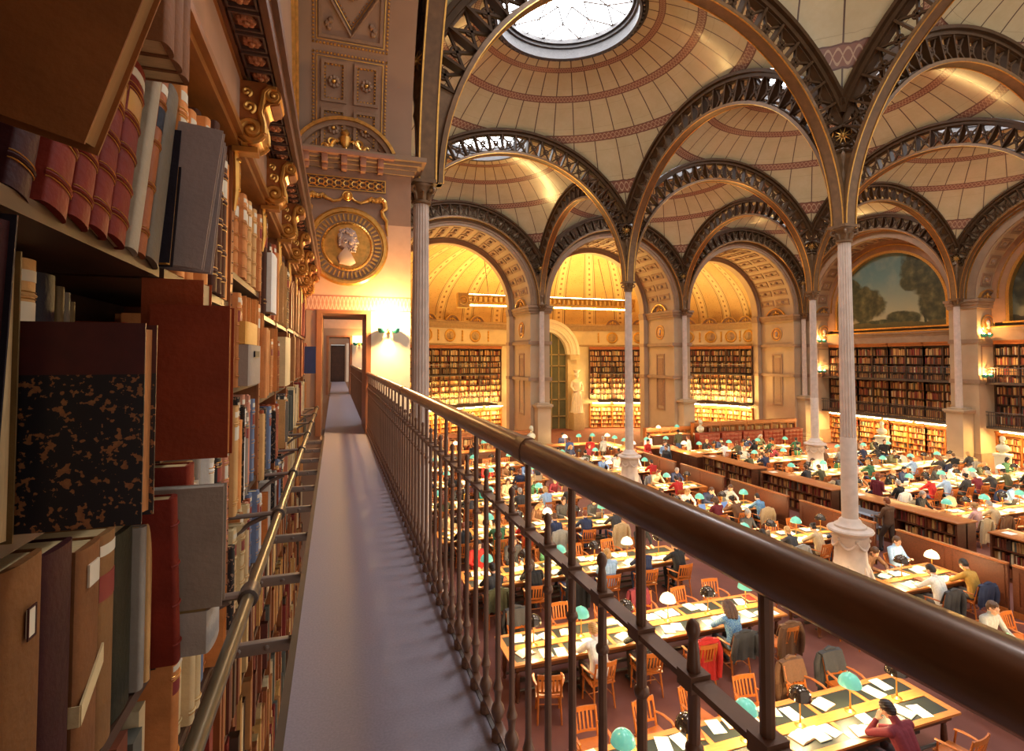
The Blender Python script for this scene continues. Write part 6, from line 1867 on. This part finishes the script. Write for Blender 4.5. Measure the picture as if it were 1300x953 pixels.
HAIRC = {'dark': mat('dark_hair', (40,28,22), .45, var=.25, scale=30), 'brown': mat('brown_hair', (92,60,36), .45, var=.25, scale=30), 'fair': mat('fair_hair', (196,150,92), .45, var=.2, scale=30), 'grey': mat('grey_hair', (170,162,152), .5, var=.15, scale=30), 'auburn': mat('auburn_hair', (130,66,34), .45, var=.25, scale=30)}
TOPC = {'dark grey': (62,60,62), 'navy': (40,48,78), 'black': (30,28,30), 'red': (186,40,36), 'light blue': (150,180,216), 'white': (236,232,226), 'olive': (86,84,58), 'beige': (196,170,132), 'brown': (106,72,48), 'maroon': (112,34,46), 'teal': (30,136,140), 'mustard': (186,142,62), 'grey': (150,148,146), 'denim blue': (74,98,146), 'pale pink': (222,176,166), 'green': (60,106,74)}
TOPM = {k: mat(k.replace(' ', '_')+'_cloth_top', c, .85, var=.1, scale=30) for k, c in TOPC.items()}
BLUEPAT = marbled('blue_patterned_cloth', (60,110,170), (150,200,230), .5, 60); TOPM['blue patterned'] = BLUEPAT
STRIPE = marbled('dark_patterned_cloth', (40,44,40), (150,156,140), .56, 70); TOPM['dark patterned'] = STRIPE
LEGC = [mat('trousers_%s' % n, c, .85, var=.1, scale=20) for n, c in (('dark_blue',(44,54,84)),('black',(32,30,32)),('grey',(92,90,90)),('brown',(84,66,52)),('jeans',(78,100,142)))]
rp = random.Random(404)
def person(pz, x, y, rz, top, hair, hc, label, group=None, leg=None, z=0):
    me, H = BODIES[pz]
    o = bpy.data.objects.new('person', me); C.objects.link(o); o.location = (x, y, z); o.rotation_euler = (0, 0, rz)
    for q, m in ((1, TOPM[top]), (2, leg or rp.choice(LEGC))):
        o.material_slots[q].link = 'OBJECT'; o.material_slots[q].material = m
    tag(o, label, 'person', group or 'readers at the tables')
    h = bpy.data.objects.new('hair', HAIR[hair]); C.objects.link(h); h.parent = o; h.matrix_local = H
    h.material_slots[0].link = 'OBJECT'; h.material_slots[0].material = HAIRC[hc]
    return o
# --- coats hung over chair backs
def coat_mesh(seed, ln):
    r = random.Random(seed); mb = MB()
    nu, path = 22, []
    T = lambda z: -.20-.10*(z-.45)/.42
    path = [(T(.62)+.04,.62),(T(.72)+.035,.72),(T(.82)+.03,.82),(T(.9)+.012,.925),(T(.92)-.03,.935),(T(.9)-.055,.89),(T(.8)-.065,.78),(T(.7)-.07,.66),(T(.6)-.075,.54),(T(.6)-.08,.42),(T(.6)-.085,.93-ln)]
    nv = len(path); ph = r.uniform(0, 6); vs = []
    for off in (0, .018):
        for j, (py, pz) in enumerate(path):
            dn = max(0, (j-4)/(nv-5)) if j > 4 else max(0, (3-j)/3)*.4
            half = .235+.05*dn+(.02 if j in (4,5) else 0)
            for i in range(nu+1):
                u = -1+2*i/nu
                f = math.sin(u*7+ph)*.03*dn+math.sin(u*13+ph*2)*.012*dn
                sg = -1 if j >= 4 else 1
                x = u*half; 
                vs.append((x, py+sg*(f+off)-.02*dn*abs(u)*sg, pz-(.06*u*u if j == nv-1 else 0)-(.02*abs(u)**3 if j in (3,4,5) else 0)-(off*.0 if j not in (3,4) else -off)))
    n1 = (nu+1)*nv; fs = []
    for j in range(nv-1):
        for i in range(nu):
            a = j*(nu+1)+i; fs.append((a, a+1, a+nu+2, a+nu+1)); fs.append((n1+a, n1+a+nu+1, n1+a+nu+2, n1+a+1))
    for i in range(nu):
        for j in (0, nv-1):
            a = j*(nu+1)+i; fs.append((a, a+1, n1+a+1, n1+a))
    for j in range(nv-1):
        for i in (0, nu):
            a = j*(nu+1)+i; fs.append((a, a+nu+1, n1+a+nu+1, n1+a))
    mb.add(vs, fs)
    for s in (-1, 1):
        mb.tube([(s*.22,T(.9)-.05,.89),(s*.27,T(.8)-.08,.72),(s*.285,T(.7)-.09,.52),(s*.27,T(.6)-.1,.93-ln+.03)], [.05,.058,.055,.05], 10)
    mb.tube([(-.12,T(.92)-.02,.95),(0,T(.92)-.035,.975),(.12,T(.92)-.02,.95)], [.025,.035,.025], 8)
    return mb.mesh('draped_coat', M_LAPD, 60)
COATS = [coat_mesh(1,.62), coat_mesh(5,.75), coat_mesh(9,.5)]
ncoat = 0
def coat(x, y, rz, col, label):
    global ncoat; ncoat += 1
    o = bpy.data.objects.new('draped_coat', COATS[ncoat % 3]); C.objects.link(o); o.location = (x, y, 0); o.rotation_euler = (0, 0, rz)
    o.material_slots[0].link = 'OBJECT'; o.material_slots[0].material = TOPM[col]; return tag(o, label, 'coat', 'coats over the chair backs')
# --- who sits where: the people one can tell in the photograph first
WHO = [((5.81,9.4),'writing','blue patterned','long','brown'), ((11.2,9.4),'reading','white','short','dark'), ((12.5,9.5),'writing','mustard','short','dark'),
 ((12.6,11.3),'leaning back','light blue','short','brown'), ((9.0,9.4),'turning aside','black','short','dark'), ((10.37,12.7),'reading','grey','short','dark'),
 ((2.73,9.4),'reading','white','short','fair'), ((3.7,9.4),'writing','dark patterned','short','dark'), ((2.4,12.6),'reading','dark grey','short','dark'),
 ((3.7,16.1),'reading','red','short','brown'), ((4.62,12.5),'typing','light blue','bob','fair'), ((6.07,12.7),'reading','navy','short','dark'), ((9.9,16.1),'reading','olive','short','dark'),
 ((8.9,16.1),'writing','black','short','dark'), ((12.4,17.9),'thinking','navy','short','brown'), ((12.9,17.9),'reading','grey','short','brown'), ((10.9,17.9),'reading','pale pink','bob','fair'),
 ((11.7,19.5),'reading','red','short','dark'), ((13.5,16.1),'writing','blue patterned','short','dark'), ((12.9,22.9),'reading','red','short','dark'), ((8.9,22.9),'reading','denim blue','short','dark'),
 ((21.4,16.1),'reading','red','short','dark'), ((22.6,16.1),'reading','light blue','short','grey'), ((23.0,16.1),'turning aside','denim blue','short','dark'), ((25.9,19.5),'reading','light blue','short','brown'),
 ((11.2,7.7),'typing','grey','short','brown'), ((3.8,21.3),'reading','teal','short','dark'), ((26.2,17.9),'reading','white','short','brown'), ((20.1,12.8),'writing','beige','short','grey')]
EMPTY_SEATS = [(x*1.0, 7.73) for x in (1.9,2.9,3.9,4.9,5.9,6.9,7.1,9.4,10.3,12.2,13.2)]+[(3.84,11.1),(1.9,9.4),(2.1,11.1),(6.9,9.4),(1.9,12.77),(5.0,11.1)]
COATLIST = [((4.73,9.4),'red','red cardigan hung over a chair on the near side of the second left-hand table'), ((5.72,9.4),'dark grey','dark jacket over the chair of the reader in the blue patterned top'), ((6.7,9.4),'brown','grey-brown coat over the right-end chair of the second left-hand table'),
 ((11.2,9.4),'dark grey','dark jacket over the chair of the reader in the white shirt'), ((12.4,9.4),'navy','navy jacket over the chair of the reader in the mustard sweater'), ((13.3,9.4),'black','black coat over the last chair before the oak screen, second middle table'),
 ((5.5,11.1),'maroon','maroon shawl over a far-side chair of the second left-hand table'), ((10.37,12.77),'white','white coat over the chair of the reader in grey, third middle table'), ((11.3,12.77),'grey','grey jacket over an empty chair near the garlanded column'),
 ((2.4,11.1),'dark grey','dark grey jacket over a far-side chair near the balcony, second left-hand table'), ((4.2,12.77),'black','black coat over a near-side chair of the third left-hand table'), ((13.4,16.14),'beige','beige coat over the end chair of the fourth middle table'),
 ((21.9,12.77),'white','white wrap over a near-side chair of the third right-hand table'), ((19.3,16.14),'white','white coat over a near-side chair of the fourth right-hand table'), ((1.6,12.77),'olive','olive coat over the first near-side chair of the third left-hand table'), ((7.1,7.73),'dark grey','dark grey jacket over a far-side chair of the nearest left-hand table'), ((6.1,7.73),'brown','brown coat over a far-side chair of the nearest left-hand table'), ((9.6,7.73),'teal','teal coat over a far-side chair of the nearest middle table')]
taken = {}
def nearest(p, pool, lim=.75):
    b = min(pool, key=lambda s: (s[0]-p[0])**2+(s[1]-p[1])**2)
    return b if math.hypot(b[0]-p[0], b[1]-p[1]) < lim else None
for p, pz, top, hr, hc in WHO:
    pool = [s for s in SEATS if s not in taken and s not in [t for t in taken]]
    s = nearest(p, pool)
    if s: taken[s] = (pz, top, hr, hc)
blocked = set()
for p in EMPTY_SEATS:
    s = nearest(p, [q for q in SEATS if q not in taken])
    if s: blocked.add(s)
POSEW = ['reading']*4+['writing']*3+['typing']*2+['thinking']*2+['leaning back','turning aside']
TOPW = ['dark grey','navy','black','black','black','dark grey','navy','olive','brown','red','light blue','white','olive','beige','brown','maroon','grey','denim blue','pale pink','dark grey','navy','green']
for s in SEATS:
    if s in taken or s in blocked: continue
    row, block, side, q = s[3], s[4], s[5], s[6]
    pr_ = .62 if row >= 2 else .4
    if row == 0: pr_ = .3
    if row == 1 and block == 'left-hand': pr_ = .25
    if row == 6 and block == 'left-hand': pr_ = .3
    if rp.random() < pr_:
        female = rp.random() < .45
        taken[s] = (rp.choice(POSEW), rp.choice(TOPW), rp.choice(('long','bob','bun','short')) if female else 'short', rp.choice(('dark','dark','brown','brown','grey','fair','auburn')))
POSEP = {'reading':'bent over a book','writing':'writing','typing':'sitting upright','thinking':'head on hand','leaning back':'leaning back','turning aside':'turned sideways'}
nchair = 0
for s in SEATS:
    x, y, rz, row, block, side, q, wn = s
    occ = s in taken
    if not occ and s not in blocked and rp.random() < .12: continue
    sd = 'near' if side < 0 else 'far'
    back = 0.0 if occ else rp.uniform(-.05,.12)*side
    turn = rp.uniform(-.12,.12)+(rp.uniform(-.4,.4) if not occ and rp.random() < .4 else 0)
    detail = (row <= 2 and block != 'right-hand') or (row == 3 and block == 'middle')
    st = 'occupied' if occ else 'empty'
    chair(x, y+back, rz+turn, '%s wooden armchair, %s place on the %s side of the %s' % (st, ordinal(q+1), sd, wn), detail)
    if occ:
        pz, top, hr, hc = taken[s]
        person(pz, x, y, rz+turn*.6, top, hr, hc, 'reader in %s top %s, %s place, %s side, %s' % (top, POSEP[pz], ordinal(q+1), sd, wn))
for s in SEATS:          # more coats, on every seventh chair or so
    if s[3] in (2, 3, 4) and rp.random() < .16 and s[6] >= 0:
        col = rp.choice(('black','dark grey','navy','brown','olive','grey','beige'))
        if not any(math.hypot(s[0]-p[0], s[1]-p[1]) < .9 for p, c_, l_ in COATLIST):
            COATLIST.append(((s[0], s[1]), col, '%s coat over the chair of the %s place, %s side, %s' % (col, ordinal(s[6]+1), 'near' if s[5] < 0 else 'far', s[7])))
CHAIRED = set((round(o.location.x, 3), round(o.location.y, 1)) for o in C.objects if o.get('category') == 'chair')
seatpool = [s for s in SEATS if any(abs(s[0]-cx) < .01 and abs(s[1]-cy) < .3 for cx, cy in CHAIRED)]
for p, col, lab in COATLIST:
    s = nearest(p, seatpool, .9)
    if s is None: continue
    seatpool.remove(s)
    coat(s[0], s[1], s[2], col, lab)
for q, (x, y, rz, top, hr, hc) in enumerate(((13.1,28.3,.3,'grey','short','grey'),(12.2,28.2,-.2,'red','bob','dark'),(11.0,28.4,.1,'denim blue','short','brown'),(5.4,28.4,.0,'black','short','dark'),(3.4,28.3,.2,'beige','long','fair'),(15.9,26.2,.1,'black','short','brown'),(19.0,29.4,0,'olive','short','dark'),(18.0,27.0,1.2,'white','bob','auburn'))):
    person('standing', x, y, rz, top, hr, hc, 'person in %s top standing at the issue counters, %s from the door side' % (top, ordinal(q+1)))
# people on their feet
person('walking', 15.35, 13.15, .0, 'brown', 'short', 'auburn', 'person in brown jacket pushing the grey trolley along the aisle')
person('standing', 14.7, 24.4, PI*.6, 'dark grey', 'short', 'brown', 'person in dark coat standing at the long issue counter')
person('standing', 15.4, 25.6, PI*.9, 'light blue', 'short', 'brown', 'person in light blue shirt standing beside the counter in the aisle')
person('standing', 14.9, 26.5, PI*1.1, 'red', 'short', 'dark', 'person in red top standing near the apse counter')
person('standing', 18.6, 16.0, -PI/2, 'maroon', 'bob', 'auburn', 'person in maroon top standing at the left end of the fourth right-hand table')
person('standing', 11.4, 30.3, PI, 'navy', 'short', 'dark', 'librarian in navy behind the left issue desk')
person('standing', 16.1, 28.3, PI, 'white', 'bob', 'brown', 'librarian in white behind the middle oak counter')
person('standing', 27.4, 22.3, PI*.8, 'black', 'short', 'dark', 'person in black standing among the far right-hand tables')
# ------------------------------------------------------------------ far shelf books as one mass
o = MASS.build('shelved_books', M_BOOKS, smooth=0); tag(o, 'rows of old volumes filling the distant bookcases', 'books', kind='stuff')
# ------------------------------------------------------------------ light
sc.world = bpy.data.worlds.new('world'); sc.world.use_nodes = True
sc.world.node_tree.nodes['Background'].inputs[0].default_value = (1,.92,.82,1)
sc.world.node_tree.nodes['Background'].inputs[1].default_value = .75
for (x, y, kind, z) in LAMP_LIGHTS:
    point((x, y, z+.40), {'green':60,'white':75,'dark':50}[kind], (255,222,166), .05)
# warm tubes of the shelf galleries throw light on books, floor and vault
def area(loc, rot, sx, sy, e, col, name='tube_light'):
    d = bpy.data.lights.new(name, 'AREA'); d.shape = 'RECTANGLE'; d.size = sx; d.size_y = sy; d.energy = e; d.color = lin(col)[:3]
    o = bpy.data.objects.new(name, d); C.objects.link(o); o.location = loc; o.rotation_euler = rot; return o
area((15.0, 39.0, 11.15), (PI, 0, 0), 13, .5, 420, (255,206,124))
area((15.0, 38.6, 10.0), (0, 0, 0), 13, .3, 700, (255,210,124))
for q in range(ncase):
    am = PI*(q+.5)/ncase
    if abs(am-PI/2) < .30: continue
    p = apse_pt(am, 1.25)
    area((p.x, p.y, 2.62), (PI, 0, 0), 1.2, .2, 190, (255,212,130))
    area((p.x, p.y, 2.26), (0, 0, 0), 1.2, .2, 110, (255,216,140))
for j in (1, 2):
    for q in range(4):
        yy = (j+.5)*S-RS+.5+(q+.5)*(2*RS-1)/4
        area((XR1-1.15, yy, 2.2), (0, .5, 0), .12, 1.7, 130, (255,214,134))
sc.view_settings.exposure = 0.42
sc.cycles.max_bounces = 6; sc.cycles.diffuse_bounces = 4; sc.cycles.glossy_bounces = 2; sc.cycles.transmission_bounces = 2
sc.cycles.sample_clamp_indirect = 6
sc.cycles.caustics_reflective = False; sc.cycles.caustics_refractive = False
